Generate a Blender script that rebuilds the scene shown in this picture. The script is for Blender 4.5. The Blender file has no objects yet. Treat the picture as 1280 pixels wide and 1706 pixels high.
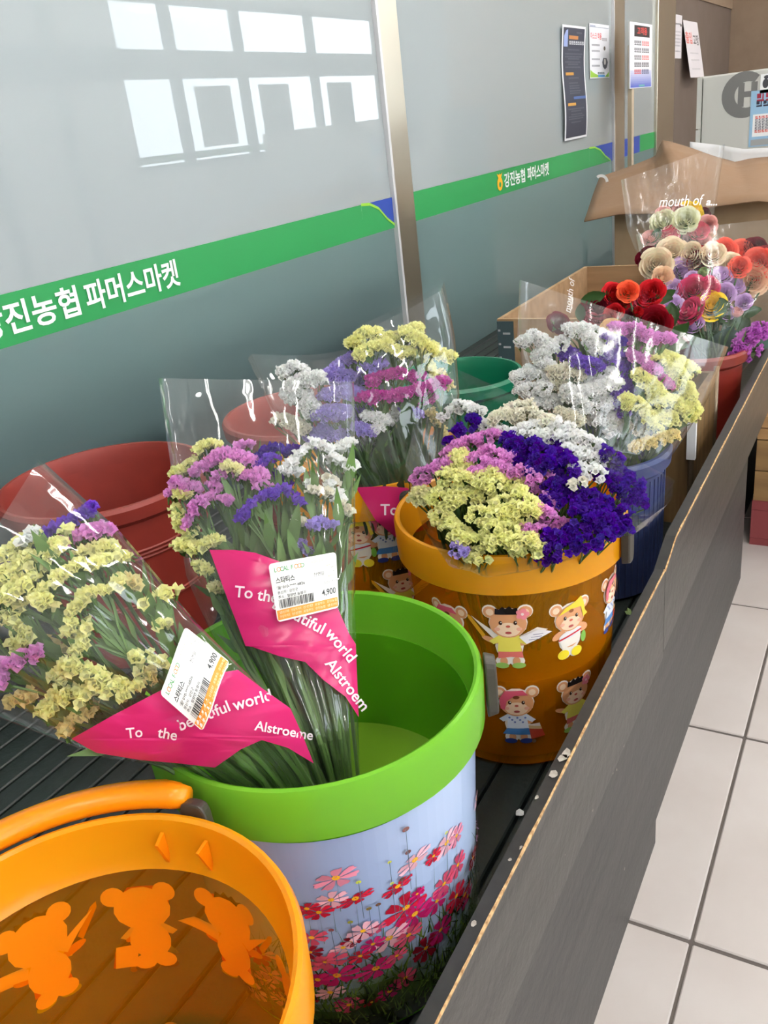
import bpy, bmesh, math, random
import numpy as np
from mathutils import Vector, Matrix, noise as mnoise
from mathutils.geometry import tessellate_polygon

random.seed(7); rng = np.random.default_rng(7)
SC = bpy.context.scene
COL = SC.collection

# ------------------------------------------------------------------ camera
F = 1437.3; PX, PY = 640.0, 853.0
CM = np.array([[0.8687351571629198, 0.4827546010354789, -0.1106671671643966],
               [-0.10786206749780845, 0.4024926246034606, 0.9090464573028796],
               [-0.4833890783873951, 0.7777838274989353, -0.4017304028535698]])
CP = np.array([1.4, 0.0, 1.147])
cam_d = bpy.data.cameras.new('camera'); cam = bpy.data.objects.new('camera', cam_d); COL.objects.link(cam)
cam_d.sensor_fit = 'HORIZONTAL'; cam_d.sensor_width = 36.0; cam_d.lens = 36.0 * F / 1280.0
cam_d.clip_start = 0.02; cam_d.clip_end = 200
_m = Matrix.Identity(4)
for i in range(3):
    _m[i][0] = CM[0][i]; _m[i][1] = CM[1][i]; _m[i][2] = -CM[2][i]; _m[i][3] = CP[i]
cam.matrix_world = _m
SC.camera = cam
# ------------------------------------------------------------------ sky, exposure
w = bpy.data.worlds.new('overcast_sky'); SC.world = w; w.use_nodes = True
w.node_tree.nodes['Background'].inputs[0].default_value = (0.86, 0.93, 1.0, 1)
w.node_tree.nodes['Background'].inputs[1].default_value = 4.0
SC.view_settings.view_transform = 'Standard'; SC.view_settings.look = 'None'
SC.view_settings.gamma = 1.0; SC.view_settings.use_curve_mapping = False
SC.view_settings.exposure = 1.05
LAMP = 26.0
try:
    SC.cycles.transparent_max_bounces = 24; SC.cycles.max_bounces = 7; SC.cycles.diffuse_bounces = 4
    SC.cycles.use_denoising = True; SC.cycles.sample_clamp_indirect = 6.0
    SC.cycles.caustics_reflective = False; SC.cycles.caustics_refractive = False
except Exception: pass

# ------------------------------------------------------------------ helpers
def ray(px, py):
    v = np.array([px - PX, PY - py, F]); return CM.T @ v / F
def at(px, py, d): return CP + ray(px, py) * d
def onx(px, py, x): r = ray(px, py); return CP + r * ((x - CP[0]) / r[0])
def ony(px, py, y): r = ray(px, py); return CP + r * ((y - CP[1]) / r[1])
def onz(px, py, z): r = ray(px, py); return CP + r * ((z - CP[2]) / r[2])
def proj(p):
    d = CM @ (np.asarray(p, float) - CP); return PX + F * d[0] / d[2], PY - F * d[1] / d[2], d[2]
def lin(r, g, b):
    f = lambda c: (c / 12.92 if c <= .04045 else ((c + .055) / 1.055) ** 2.4)
    return (f(r / 255), f(g / 255), f(b / 255))
def unit(v): v = np.asarray(v, float); return v / (np.linalg.norm(v) + 1e-12)

MATS = {}
def nn(nt, t, **k):
    n = nt.nodes.new(t)
    for a, b in k.items(): setattr(n, a, b)
    return n
def mat(name, col, rough=.5, metal=0.0, spec=.5, var=None, bump=None, wood=None, vcol=False, emit=None,
        translucent=0.0, clear=0.0, coat=0.0, clear_col=None):
    """principled material; var=(scale, dark colour, amount) noise mottling; bump=(scale,strength);
    translucent/clear = share of light let through (diffused / straight)"""
    if name in MATS: return MATS[name]
    m = bpy.data.materials.new(name); m.use_nodes = True; MATS[name] = m
    nt = m.node_tree; b = nt.nodes['Principled BSDF']; out = nt.nodes['Material Output']
    b.inputs['Base Color'].default_value = (*col, 1); b.inputs['Roughness'].default_value = rough
    b.inputs['Metallic'].default_value = metal; b.inputs['Specular IOR Level'].default_value = spec
    b.inputs['Coat Weight'].default_value = coat; b.inputs['Coat Roughness'].default_value = .08
    csrc = None
    tc = nn(nt, 'ShaderNodeTexCoord')
    if vcol:
        a = nn(nt, 'ShaderNodeVertexColor'); a.layer_name = 'Col'; csrc = a.outputs['Color']
        nt.links.new(csrc, b.inputs['Base Color'])
    if var or wood:
        n = nn(nt, 'ShaderNodeTexNoise'); n.inputs['Detail'].default_value = 6
        mp = nn(nt, 'ShaderNodeMapping'); nt.links.new(tc.outputs['Object'], mp.inputs[0]); nt.links.new(mp.outputs[0], n.inputs['Vector'])
        if wood:
            mp.inputs['Scale'].default_value = wood[0]; n.inputs['Scale'].default_value = 1.0
            dark, amt = wood[1], wood[2]
        else:
            n.inputs['Scale'].default_value = var[0]; dark, amt = var[1], var[2]
        r = nn(nt, 'ShaderNodeValToRGB'); r.color_ramp.elements[0].position = .5 - .5 * (1 - amt) * .6 - .05; r.color_ramp.elements[1].position = .62
        r.color_ramp.elements[0].color = (*dark, 1); r.color_ramp.elements[1].color = (*col, 1)
        nt.links.new(n.outputs['Fac'], r.inputs[0]); nt.links.new(r.outputs[0], b.inputs['Base Color']); csrc = r.outputs[0]
    if bump:
        n2 = nn(nt, 'ShaderNodeTexNoise'); n2.inputs['Scale'].default_value = bump[0]; n2.inputs['Detail'].default_value = 4
        nt.links.new(tc.outputs['Object'], n2.inputs['Vector'])
        bp = nn(nt, 'ShaderNodeBump'); bp.inputs['Strength'].default_value = bump[1]; bp.inputs['Distance'].default_value = .01
        nt.links.new(n2.outputs['Fac'], bp.inputs['Height']); nt.links.new(bp.outputs[0], b.inputs['Normal'])
    if emit:
        b.inputs['Emission Color'].default_value = (*emit[0], 1); b.inputs['Emission Strength'].default_value = emit[1]
    sh = b.outputs[0]
    if translucent:
        t = nn(nt, 'ShaderNodeBsdfTranslucent'); t.inputs[0].default_value = (*col, 1)
        if csrc: nt.links.new(csrc, t.inputs[0])
        mx = nn(nt, 'ShaderNodeMixShader'); mx.inputs[0].default_value = translucent
        nt.links.new(sh, mx.inputs[1]); nt.links.new(t.outputs[0], mx.inputs[2]); sh = mx.outputs[0]
    if clear:
        t = nn(nt, 'ShaderNodeBsdfTransparent'); t.inputs[0].default_value = (*(clear_col or col), 1)
        mx = nn(nt, 'ShaderNodeMixShader'); mx.inputs[0].default_value = clear
        nt.links.new(sh, mx.inputs[1]); nt.links.new(t.outputs[0], mx.inputs[2]); sh = mx.outputs[0]
    nt.links.new(sh, out.inputs[0])
    return m

def film(name, tint=(1, 1, 1), base=.03, edge=.55, power=3.0, rough=.06, haze=.03, haze_col=(.8, .8, .8), bump=None, gloss=(1, 1, 1)):
    """thin clear sheet: see-through, glossy, a little milky"""
    if name in MATS: return MATS[name]
    m = bpy.data.materials.new(name); m.use_nodes = True; MATS[name] = m
    nt = m.node_tree; nt.nodes.remove(nt.nodes['Principled BSDF']); out = nt.nodes['Material Output']
    t = nn(nt, 'ShaderNodeBsdfTransparent'); t.inputs[0].default_value = (*tint, 1)
    g = nn(nt, 'ShaderNodeBsdfGlossy'); g.inputs['Roughness'].default_value = rough; g.inputs['Color'].default_value = (*gloss, 1)
    d = nn(nt, 'ShaderNodeBsdfDiffuse'); d.inputs[0].default_value = (*haze_col, 1)
    lw = nn(nt, 'ShaderNodeLayerWeight'); lw.inputs[0].default_value = .5
    pw = nn(nt, 'ShaderNodeMath', operation='POWER'); pw.inputs[1].default_value = power
    ma = nn(nt, 'ShaderNodeMath', operation='MULTIPLY_ADD'); ma.inputs[1].default_value = edge; ma.inputs[2].default_value = base
    nt.links.new(lw.outputs['Facing'], pw.inputs[0]); nt.links.new(pw.outputs[0], ma.inputs[0])
    m1 = nn(nt, 'ShaderNodeMixShader'); m1.inputs[0].default_value = haze
    nt.links.new(t.outputs[0], m1.inputs[1]); nt.links.new(d.outputs[0], m1.inputs[2])
    m2 = nn(nt, 'ShaderNodeMixShader'); nt.links.new(ma.outputs[0], m2.inputs[0])
    nt.links.new(m1.outputs[0], m2.inputs[1]); nt.links.new(g.outputs[0], m2.inputs[2]); nt.links.new(m2.outputs[0], out.inputs[0])
    if bump:
        tc = nn(nt, 'ShaderNodeTexCoord'); n2 = nn(nt, 'ShaderNodeTexNoise'); n2.inputs['Scale'].default_value = bump[0]; n2.inputs['Detail'].default_value = 2
        nt.links.new(tc.outputs['Object'], n2.inputs['Vector'])
        bp = nn(nt, 'ShaderNodeBump'); bp.inputs['Strength'].default_value = bump[1]; bp.inputs['Distance'].default_value = .02
        nt.links.new(n2.outputs['Fac'], bp.inputs['Height']); nt.links.new(bp.outputs[0], g.inputs['Normal'])
    return m

WLOC = {}
def tag(o, label=None, cat=None, group=None, kind=None):
    if label: o['label'] = label
    if cat: o['category'] = cat
    if group: o['group'] = group
    if kind: o['kind'] = kind
    return o
def empty(name, loc, label=None, cat=None, group=None):
    o = bpy.data.objects.new(name, None); COL.objects.link(o); o.location = loc; o.empty_display_size = .05
    WLOC[o] = np.array(loc, float); return tag(o, label, cat, group)
def place(o, wl, parent=None):
    WLOC[o] = np.array(wl, float)
    if parent is not None:
        o.parent = parent; o.location = WLOC[o] - WLOC[parent]
    else: o.location = WLOC[o]

class MB:
    def __init__(s): s.v = []; s.f = []; s.c = []; s.n = 0
    def add(s, v, f, col=None):
        v = np.asarray(v, float).reshape(-1, 3); o = s.n
        s.v.append(v); s.n += len(v)
        for q in f: s.f.append([i + o for i in q])
        if col is None: s.c += [(1, 1, 1)] * len(f)
        elif isinstance(col, list): s.c += col
        else: s.c += [tuple(col)] * len(f)
        return s
    def box(s, a, b, col=None):
        x0, y0, z0 = a; x1, y1, z1 = b
        v = [(x0, y0, z0), (x1, y0, z0), (x1, y1, z0), (x0, y1, z0), (x0, y0, z1), (x1, y0, z1), (x1, y1, z1), (x0, y1, z1)]
        return s.add(v, [(3, 2, 1, 0), (4, 5, 6, 7), (0, 1, 5, 4), (1, 2, 6, 5), (2, 3, 7, 6), (3, 0, 4, 7)], col)
    def lathe(s, prof, c, n=64, closed=False, col=None, a0=0.0, a1=2 * math.pi):
        full = abs(a1 - a0 - 2 * math.pi) < 1e-6
        m = n if full else n + 1
        ang = [a0 + (a1 - a0) * i / n for i in range(m)]
        v = []
        for r, z in prof:
            for a in ang: v.append((c[0] + r * math.cos(a), c[1] + r * math.sin(a), c[2] + z))
        f = []; k = len(prof)
        for j in range(k if closed else k - 1):
            j2 = (j + 1) % k
            for i in range(m if full else m - 1):
                i2 = (i + 1) % m
                f.append((j * m + i, j * m + i2, j2 * m + i2, j2 * m + i))
        return s.add(v, f, col)
    def tube(s, pts, r, n=6, col=None, cap=True):
        pts = [np.asarray(p, float) for p in pts]; K = len(pts); v = []
        rr = r if hasattr(r, '__len__') else [r] * K
        ref = np.array([.3, .2, .93])
        for i, p in enumerate(pts):
            t = unit(pts[min(i + 1, K - 1)] - pts[max(i - 1, 0)])
            a = np.cross(t, ref)
            if np.linalg.norm(a) < .1: a = np.cross(t, [1, 0, 0])
            a = unit(a); b = np.cross(t, a)
            for j in range(n):
                th = 2 * math.pi * j / n; v.append(p + rr[i] * (math.cos(th) * a + math.sin(th) * b))
        f = [(i * n + j, i * n + (j + 1) % n, (i + 1) * n + (j + 1) % n, (i + 1) * n + j) for i in range(K - 1) for j in range(n)]
        if cap: f += [tuple(range(n))[::-1], tuple(range((K - 1) * n, K * n))]
        return s.add(v, f, col)
    def grid(s, P, col=None):
        P = np.asarray(P, float); a, b = P.shape[:2]
        f = [(i * b + j, i * b + j + 1, (i + 1) * b + j + 1, (i + 1) * b + j) for i in range(a - 1) for j in range(b - 1)]
        return s.add(P.reshape(-1, 3), f, col)
    def build(s, name, m, parent=None, smooth=False, vcol=False, origin=None):
        V = np.concatenate(s.v)
        if origin is None:
            origin = (V.min(0) + V.max(0)) / 2
            if parent is None: origin[2] = V[:, 2].min()
        me = bpy.data.meshes.new(name); me.from_pydata((V - origin).tolist(), [], s.f)
        if vcol:
            at_ = me.color_attributes.new('Col', 'FLOAT_COLOR', 'CORNER')
            arr = np.ones((len(me.loops), 4), np.float32)
            tot = np.zeros(len(me.polygons), np.int32); me.polygons.foreach_get('loop_total', tot)
            arr[:, :3] = np.repeat(np.array(s.c, np.float32), tot, axis=0)
            at_.data.foreach_set('color', arr.ravel())
        if smooth:
            me.polygons.foreach_set('use_smooth', [True] * len(me.polygons))
            if smooth == 'angle': me.update(); me.set_sharp_from_angle(angle=.55)
        me.update()
        o = bpy.data.objects.new(name, me); COL.objects.link(o)
        for mm in (m if isinstance(m, (list, tuple)) else [m]): me.materials.append(mm)
        place(o, origin, parent)
        return o
def bevel(o, wd=.003, seg=2):
    md = o.modifiers.new('bevel', 'BEVEL'); md.width = wd; md.segments = seg; md.limit_method = 'ANGLE'; return o
def solid(o, t):
    md = o.modifiers.new('thickness', 'SOLIDIFY'); md.thickness = t; return o
def cbox(name, a, b, m, parent=None, bev=0.0):
    o = MB().box(a, b).build(name, m, parent)
    if bev: bevel(o, bev)
    return o
def struct(o, k='structure'): o['kind'] = k; return o

# text -> triangles, cached
_txt = {}
def text_mesh(s, bold=0.0, shear=0.0, space=1.0):
    key = (s, bold, shear, space)
    if key in _txt: return _txt[key]
    c = bpy.data.curves.new('t', 'FONT'); c.body = s; c.offset = bold; c.shear = shear; c.space_character = space; c.resolution_u = 3
    o = bpy.data.objects.new('t', c); COL.objects.link(o)
    dg = bpy.context.evaluated_depsgraph_get(); dg.update()
    me = bpy.data.meshes.new_from_object(o.evaluated_get(dg))
    v = np.array([x.co[:2] for x in me.vertices]).reshape(-1, 2); f = [tuple(p.vertices) for p in me.polygons]
    bpy.data.objects.remove(o); bpy.data.curves.remove(c); bpy.data.meshes.remove(me)
    _txt[key] = (v, f); return v, f

def split(v, f, L):
    v = [tuple(p) for p in v]; tri = []
    for q in f:
        for i in range(1, len(q) - 1): tri.append((q[0], q[i], q[i + 1]))
    cache = {}
    def mid(a, b):
        k = (min(a, b), max(a, b))
        if k not in cache: cache[k] = len(v); v.append(((v[a][0] + v[b][0]) / 2, (v[a][1] + v[b][1]) / 2))
        return cache[k]
    ln = lambda a, b: math.hypot(v[a][0] - v[b][0], v[a][1] - v[b][1])
    for _ in range(6):
        out = []; ch = False
        for a, b, c in tri:
            e = [ln(a, b) > L, ln(b, c) > L, ln(c, a) > L]
            if not any(e): out.append((a, b, c)); continue
            ch = True
            poly = [a] + ([mid(a, b)] if e[0] else []) + [b] + ([mid(b, c)] if e[1] else []) + [c] + ([mid(c, a)] if e[2] else [])
            if sum(e) == 3: m1, m2, m3 = poly[1], poly[3], poly[5]; out += [(a, m1, m3), (m1, b, m2), (m3, m2, c), (m1, m2, m3)]
            elif sum(e) == 1:
                k = [1, 2, 3][e.index(True)]; n_ = len(poly); o_ = poly[k:] + poly[:k]; out += [(o_[0], o_[1], o_[2]), (o_[0], o_[2], o_[3])]
            else:
                nk = e.index(False); a2, b2, c2 = [(a, b, c), (b, c, a), (c, a, b)][nk]; m1, m2 = mid(b2, c2), mid(c2, a2); out += [(a2, b2, m1), (a2, m1, m2), (m2, m1, c2)]
        tri = out
        if not ch: break
    return np.array(v), tri
class Print:
    """flat print: 2-D shapes in drawing units, each a little above the last, laid on a surface by mapf(x,y,lift)"""
    def __init__(s): s.items = []; s.lift = 0
    def poly(s, pts, col, up=1):
        s.lift += up
        tri = tessellate_polygon([[Vector((p[0], p[1], 0)) for p in pts]])
        s.items.append((np.array(pts, float), [tuple(t) for t in tri], col, s.lift)); return s
    def ell(s, cx, cy, rx, ry, col, rot=0, n=14, up=1):
        a = math.radians(rot); ca, sa = math.cos(a), math.sin(a)
        return s.poly([(cx + rx * math.cos(t) * ca - ry * math.sin(t) * sa, cy + rx * math.cos(t) * sa + ry * math.sin(t) * ca)
                       for t in [2 * math.pi * i / n for i in range(n)]], col, up)
    def rect(s, x0, y0, x1, y1, col, nx=1, ny=1, up=1):
        s.lift += up; v = []; f = []
        for j in range(ny + 1):
            for i in range(nx + 1): v.append((x0 + (x1 - x0) * i / nx, y0 + (y1 - y0) * j / ny))
        for j in range(ny):
            for i in range(nx): a = j * (nx + 1) + i; f.append((a, a + 1, a + nx + 2, a + nx + 1))
        s.items.append((np.array(v), f, col, s.lift)); return s
    def text(s, t, x, y, size, col, rot=0, bold=0.0, shear=0.0, width=None, mirror=False, up=1, space=1.0):
        v, f = text_mesh(t, bold, shear, space)
        if len(v) == 0: return s
        v = v.copy() * size
        if width: v[:, 0] *= width / max(1e-6, v[:, 0].max() - min(0, v[:, 0].min()))
        if mirror: v[:, 0] = v[:, 0].max() - v[:, 0]
        a = math.radians(rot); R = np.array([[math.cos(a), -math.sin(a)], [math.sin(a), math.cos(a)]])
        s.lift += up; s.items.append((v @ R.T + [x, y], f, col, s.lift)); return s
    def merge(s, other, fn):
        for v, f, c, l in other.items: s.items.append((np.array([fn(*p) for p in v]), f, c, s.lift + l))
        s.lift += other.lift; return s
    def build(s, name, mapf, parent=None, m=None, kind=None, maxlen=None):
        mb = MB()
        for v, f, c, l in s.items:
            if maxlen: v, f = split(v, f, maxlen)
            mb.add([mapf(p[0], p[1], l) for p in v], f, c)
        o = mb.build(name, m or MATS['print'], parent, vcol=True)
        if kind: o['kind'] = kind
        return o

# ------------------------------------------------------------------ materials
mat('print', (1, 1, 1), rough=.45, vcol=True)
mat('gloss_print', (1, 1, 1), rough=.18, vcol=True)
mat('petal', (1, 1, 1), rough=.8, spec=.1, vcol=True, translucent=.42)
mat('stem', (1, 1, 1), rough=.5, vcol=True, translucent=.12)
mat('tile', lin(194, 186, 182), rough=.28, var=(5.0, lin(184, 174, 169), .5))
mat('grout', lin(92, 84, 80), rough=.9)
mat('white_wall', lin(225, 226, 224), rough=.8)
mat('ceiling', lin(235, 235, 232), rough=.9)
mat('tan_wall', lin(142, 122, 102), rough=.7, var=(9, lin(134, 114, 95), .5))
mat('brown_wall', lin(108, 95, 88), rough=.45, var=(6, lin(100, 88, 80), .5))
mat('steel', lin(205, 196, 178), rough=.28, metal=.9)
mat('steel_edge', lin(222, 220, 222), rough=.35, metal=.3)
mat('dark_frame', lin(95, 98, 100), rough=.5)
mat('dark_slat', lin(34, 42, 40), rough=.42, wood=((60, 3, 60), lin(22, 28, 27), .4), bump=(90, .12))
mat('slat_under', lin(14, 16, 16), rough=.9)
mat('board', lin(68, 66, 62), rough=.42, wood=((45, 2.2, 45), lin(46, 45, 43), .45), bump=(70, .12))
mat('board_low', lin(62, 60, 58), rough=.5, wood=((45, 2.2, 45), lin(44, 44, 43), .45), bump=(70, .1))
mat('board_top', lin(40, 39, 38), rough=.5, var=(60, lin(28, 28, 28), .5))
mat('raw_edge', lin(214, 178, 128), rough=.85, var=(160, lin(150, 112, 72), .6))
mat('orange_plastic', lin(246, 158, 8), rough=.22, translucent=.35, clear=.68, clear_col=lin(255, 212, 110))
mat('orange_rim', lin(246, 172, 22), rough=.25, translucent=.35)
mat('orange_solid', lin(252, 150, 12), rough=.3, translucent=.15)
mat('green_plastic', lin(112, 196, 36), rough=.22, translucent=.4)
mat('green_rim', lin(130, 200, 56), rough=.22, translucent=.4)
mat('dark_clip', lin(58, 54, 46), rough=.45)
mat('red_tub', lin(138, 46, 36), rough=.5, var=(14, lin(128, 42, 33), .5))
mat('red_pail', lin(124, 38, 28), rough=.35)
mat('dark_green', lin(10, 112, 80), rough=.4)
mat('navy', lin(46, 58, 100), rough=.5)
mat('wood_dark', lin(128, 100, 64), rough=.4, wood=((40, 40, 3), lin(70, 50, 28), .5))
mat('plywood', lin(172, 138, 102), rough=.7, wood=((4, 30, 30), lin(150, 118, 84), .5))
mat('bracket', lin(92, 110, 116), rough=.4, metal=.5)
mat('cardboard', lin(140, 111, 86), rough=.85, var=(14, lin(138, 107, 80), .5), bump=(60, .08))
mat('cardboard_in', lin(160, 134, 104), rough=.85, var=(14, lin(150, 124, 95), .5))
mat('cabinet', lin(196, 194, 188), rough=.45)
mat('paper', lin(236, 234, 234), rough=.7, translucent=.15)
mat('pallet_red', lin(132, 56, 58), rough=.7)
mat('crate_tan', lin(186, 146, 98), rough=.75, wood=((3, 30, 30), lin(160, 120, 78), .5))
mat('crate_brown', lin(150, 116, 72), rough=.75, wood=((3, 30, 30), lin(122, 92, 56), .5))
mat('lamp_glow', (1, 1, 1), emit=((1.0, .97, .92), LAMP))
mat('lamp_body', lin(230, 230, 230), rough=.5)
mat('asphalt', lin(170, 170, 168), rough=.9)
mat('counter', lin(150, 150, 148), rough=.6)
mat('pole_beige', lin(190, 172, 148), rough=.5)
mat('pink_film', lin(222, 44, 118), rough=.25, translucent=.25)
mat('band', lin(34, 140, 72), rough=.4)
mat('label_paper', lin(250, 249, 246), rough=.4)
mat('water_dark', lin(126, 72, 16), rough=.08)
mat('water_clear', lin(214, 96, 20), rough=.04)
film('cello', base=.05, edge=.6, power=3.2, rough=.05, haze=.02, bump=(16, .22))
film('cello_soft', base=.045, edge=.5, power=3.2, rough=.10, haze=.025, bump=(14, .15))
film('cello_far', base=.022, edge=.36, power=3.2, rough=.12, haze=.02, bump=(12, .15))
film('glass', tint=(.95, .98, .97), base=.05, edge=.75, power=4.0, rough=.01, haze=.72, haze_col=lin(180, 188, 191))
def frosted_film(name):
    m = bpy.data.materials.new(name); m.use_nodes = True; MATS[name] = m; nt = m.node_tree; nt.nodes.remove(nt.nodes['Principled BSDF'])
    d = nn(nt, 'ShaderNodeBsdfDiffuse'); d.inputs[0].default_value = (*lin(92, 106, 110), 1)
    t = nn(nt, 'ShaderNodeBsdfTranslucent'); t.inputs[0].default_value = (.74, .90, .90, 1)
    g = nn(nt, 'ShaderNodeBsdfGlossy'); g.inputs['Roughness'].default_value = .03
    lw = nn(nt, 'ShaderNodeLayerWeight'); lw.inputs[0].default_value = .5; pw = nn(nt, 'ShaderNodeMath', operation='POWER'); pw.inputs[1].default_value = 3.0
    ma = nn(nt, 'ShaderNodeMath', operation='MULTIPLY_ADD'); ma.inputs[1].default_value = .35; ma.inputs[2].default_value = .03
    m1 = nn(nt, 'ShaderNodeMixShader'); m1.inputs[0].default_value = .65; m2 = nn(nt, 'ShaderNodeMixShader')
    for p, q in ((lw.outputs['Facing'], pw.inputs[0]), (pw.outputs[0], ma.inputs[0]), (ma.outputs[0], m2.inputs[0]), (d.outputs[0], m1.inputs[1]), (t.outputs[0], m1.inputs[2]), (m1.outputs[0], m2.inputs[1]), (g.outputs[0], m2.inputs[2]), (m2.outputs[0], nt.nodes['Material Output'].inputs[0])): nt.links.new(p, q)
frosted_film('frosted')
film('window_glass', tint=(.98, .99, .99), base=.04, edge=.7, power=4.0, rough=.0, haze=.0)

# ------------------------------------------------------------------ the room
HX = 5.25      # opposite wall
fl = struct(cbox('floor', (-1.6, -3.0, -.10), (HX, 13.0, -.003), MATS['grout']))
tb = MB().box((-.2475, -.2475, -.02), (.2475, .2475, .0)); t0 = tb.build('tile', MATS['tile'], fl, origin=np.zeros(3)); bevel(t0, .002, 1)
first = True
for i in range(9):
    for j in range(30):
        o = t0 if first else t0.copy()
        if not first: COL.objects.link(o)
        first = False
        place(o, (.996 + .5 * i, -1.799 + .502 * j, 0), fl)
struct(cbox('ceiling', (-1.6, -3.0, 2.9), (HX, 13.0, 3.0), MATS['ceiling']))
struct(cbox('wall_back', (-1.6, -3.1, 0), (HX, -3.0, 2.9), MATS['white_wall']))
struct(cbox('wall_far', (-1.6, 13.0, 0), (HX, 13.1, 2.9), MATS['white_wall']))
struct(cbox('wall_office', (-1.7, -3.0, 0), (-1.6, 13.0, 2.9), MATS['white_wall']))
pw_ = struct(cbox('wall_partition', (0.0, 8.60, 0), (2.6, 8.72, 2.9), MATS['tan_wall']))
struct(cbox('wall_brown', (-.06, 6.44, 0), (0.0, 8.60, 1.74), MATS['brown_wall']))
struct(cbox('wall_tan', (-.06, 6.44, 1.74), (.01, 8.60, 2.9), MATS['tan_wall']))
# opposite wall with its window openings
wr = MB()
wr.box((HX, -3, 0), (HX + .15, 13, 1.02)); wr.box((HX, -3, 2.62), (HX + .15, 13, 2.9))
for a, b in ((-3, -2.6), (3.2, 6.9), (12.2, 13)): wr.box((HX, a, 1.02), (HX + .15, b, 2.62))
struct(wr.build('wall_right', MATS['white_wall']))
wn = 4
for a, b in ((-2.6, .3), (.3, 3.2), (6.9, 7.75), (7.75, 8.9), (8.9, 10.4), (10.4, 12.2)):  # first two are unseen, added to light the scene from the right
    fr = MB()
    fr.box((HX + .03, a, 1.02), (HX + .10, a + .06, 2.62)); fr.box((HX + .03, b - .06, 1.02), (HX + .10, b, 2.62))
    fr.box((HX + .03, a + .06, 1.02), (HX + .10, b - .06, 1.08)); fr.box((HX + .03, a + .06, 2.56), (HX + .10, b - .06, 2.62))
    fr.box((HX + .02, a + .06, 1.88), (HX + .11, b - .06, 2.14))
    wo = struct(fr.build('window_%d' % wn, MATS['dark_frame'])); wn += 1
    MB().box((HX + .06, a + .06, 1.08), (HX + .066, b - .06, 1.88)).build('pane', MATS['window_glass'], wo)
    MB().box((HX + .06, a + .06, 2.14), (HX + .066, b - .06, 2.56)).build('pane', MATS['window_glass'], wo)
    MB().box((HX + .052, a + .06, 1.10), (HX + .056, b - .06, 1.17)).build('green_band', MATS['band'], wo)
    if a > 7.7:
        MB().box((HX + .04, a + .25, 1.2), (HX + .055, min(b - .3, a + .85), 1.8)).build('posted_notice', MATS['counter'], wo)
fr = MB()
for ya in (3.4, 4.4, 5.2, 6.05): fr.box((HX - .05, ya, 0), (HX, ya + .08, 2.7))
fr.box((HX - .06, 3.2, 1.88), (HX - .001, 6.9, 2.14))
struct(fr.build('trim_4', MATS['dark_frame']))
struct(cbox('ground_outside', (HX + .15, -20, -.15), (40, 30, -.02), MATS['asphalt']))
# ceiling lights: long white tubes in shallow housings
for i, (lx, ly) in enumerate([(1.7, -1.6), (1.7, .6), (1.7, 2.8), (1.7, 5.0), (3.6, -1.6), (3.6, .6), (3.6, 2.8), (3.6, 5.0), (3.6, 7.4), (1.7, 7.2), (3.6, 9.8)]):
    e = empty('ceiling_light', (lx, ly, 2.8), 'white twin tube ceiling light fixed under the ceiling', 'ceiling light', 'tube lights on the ceiling')
    MB().box((lx - .12, ly - .64, 2.86), (lx + .12, ly + .64, 2.9)).build('housing', MATS['lamp_body'], e)
    for s in (-.06, .06):
        MB().tube([(lx + s, ly - .6, 2.835), (lx + s, ly + .6, 2.835)], .018, 8).build('tube', MATS['lamp_glow'], e)
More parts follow.
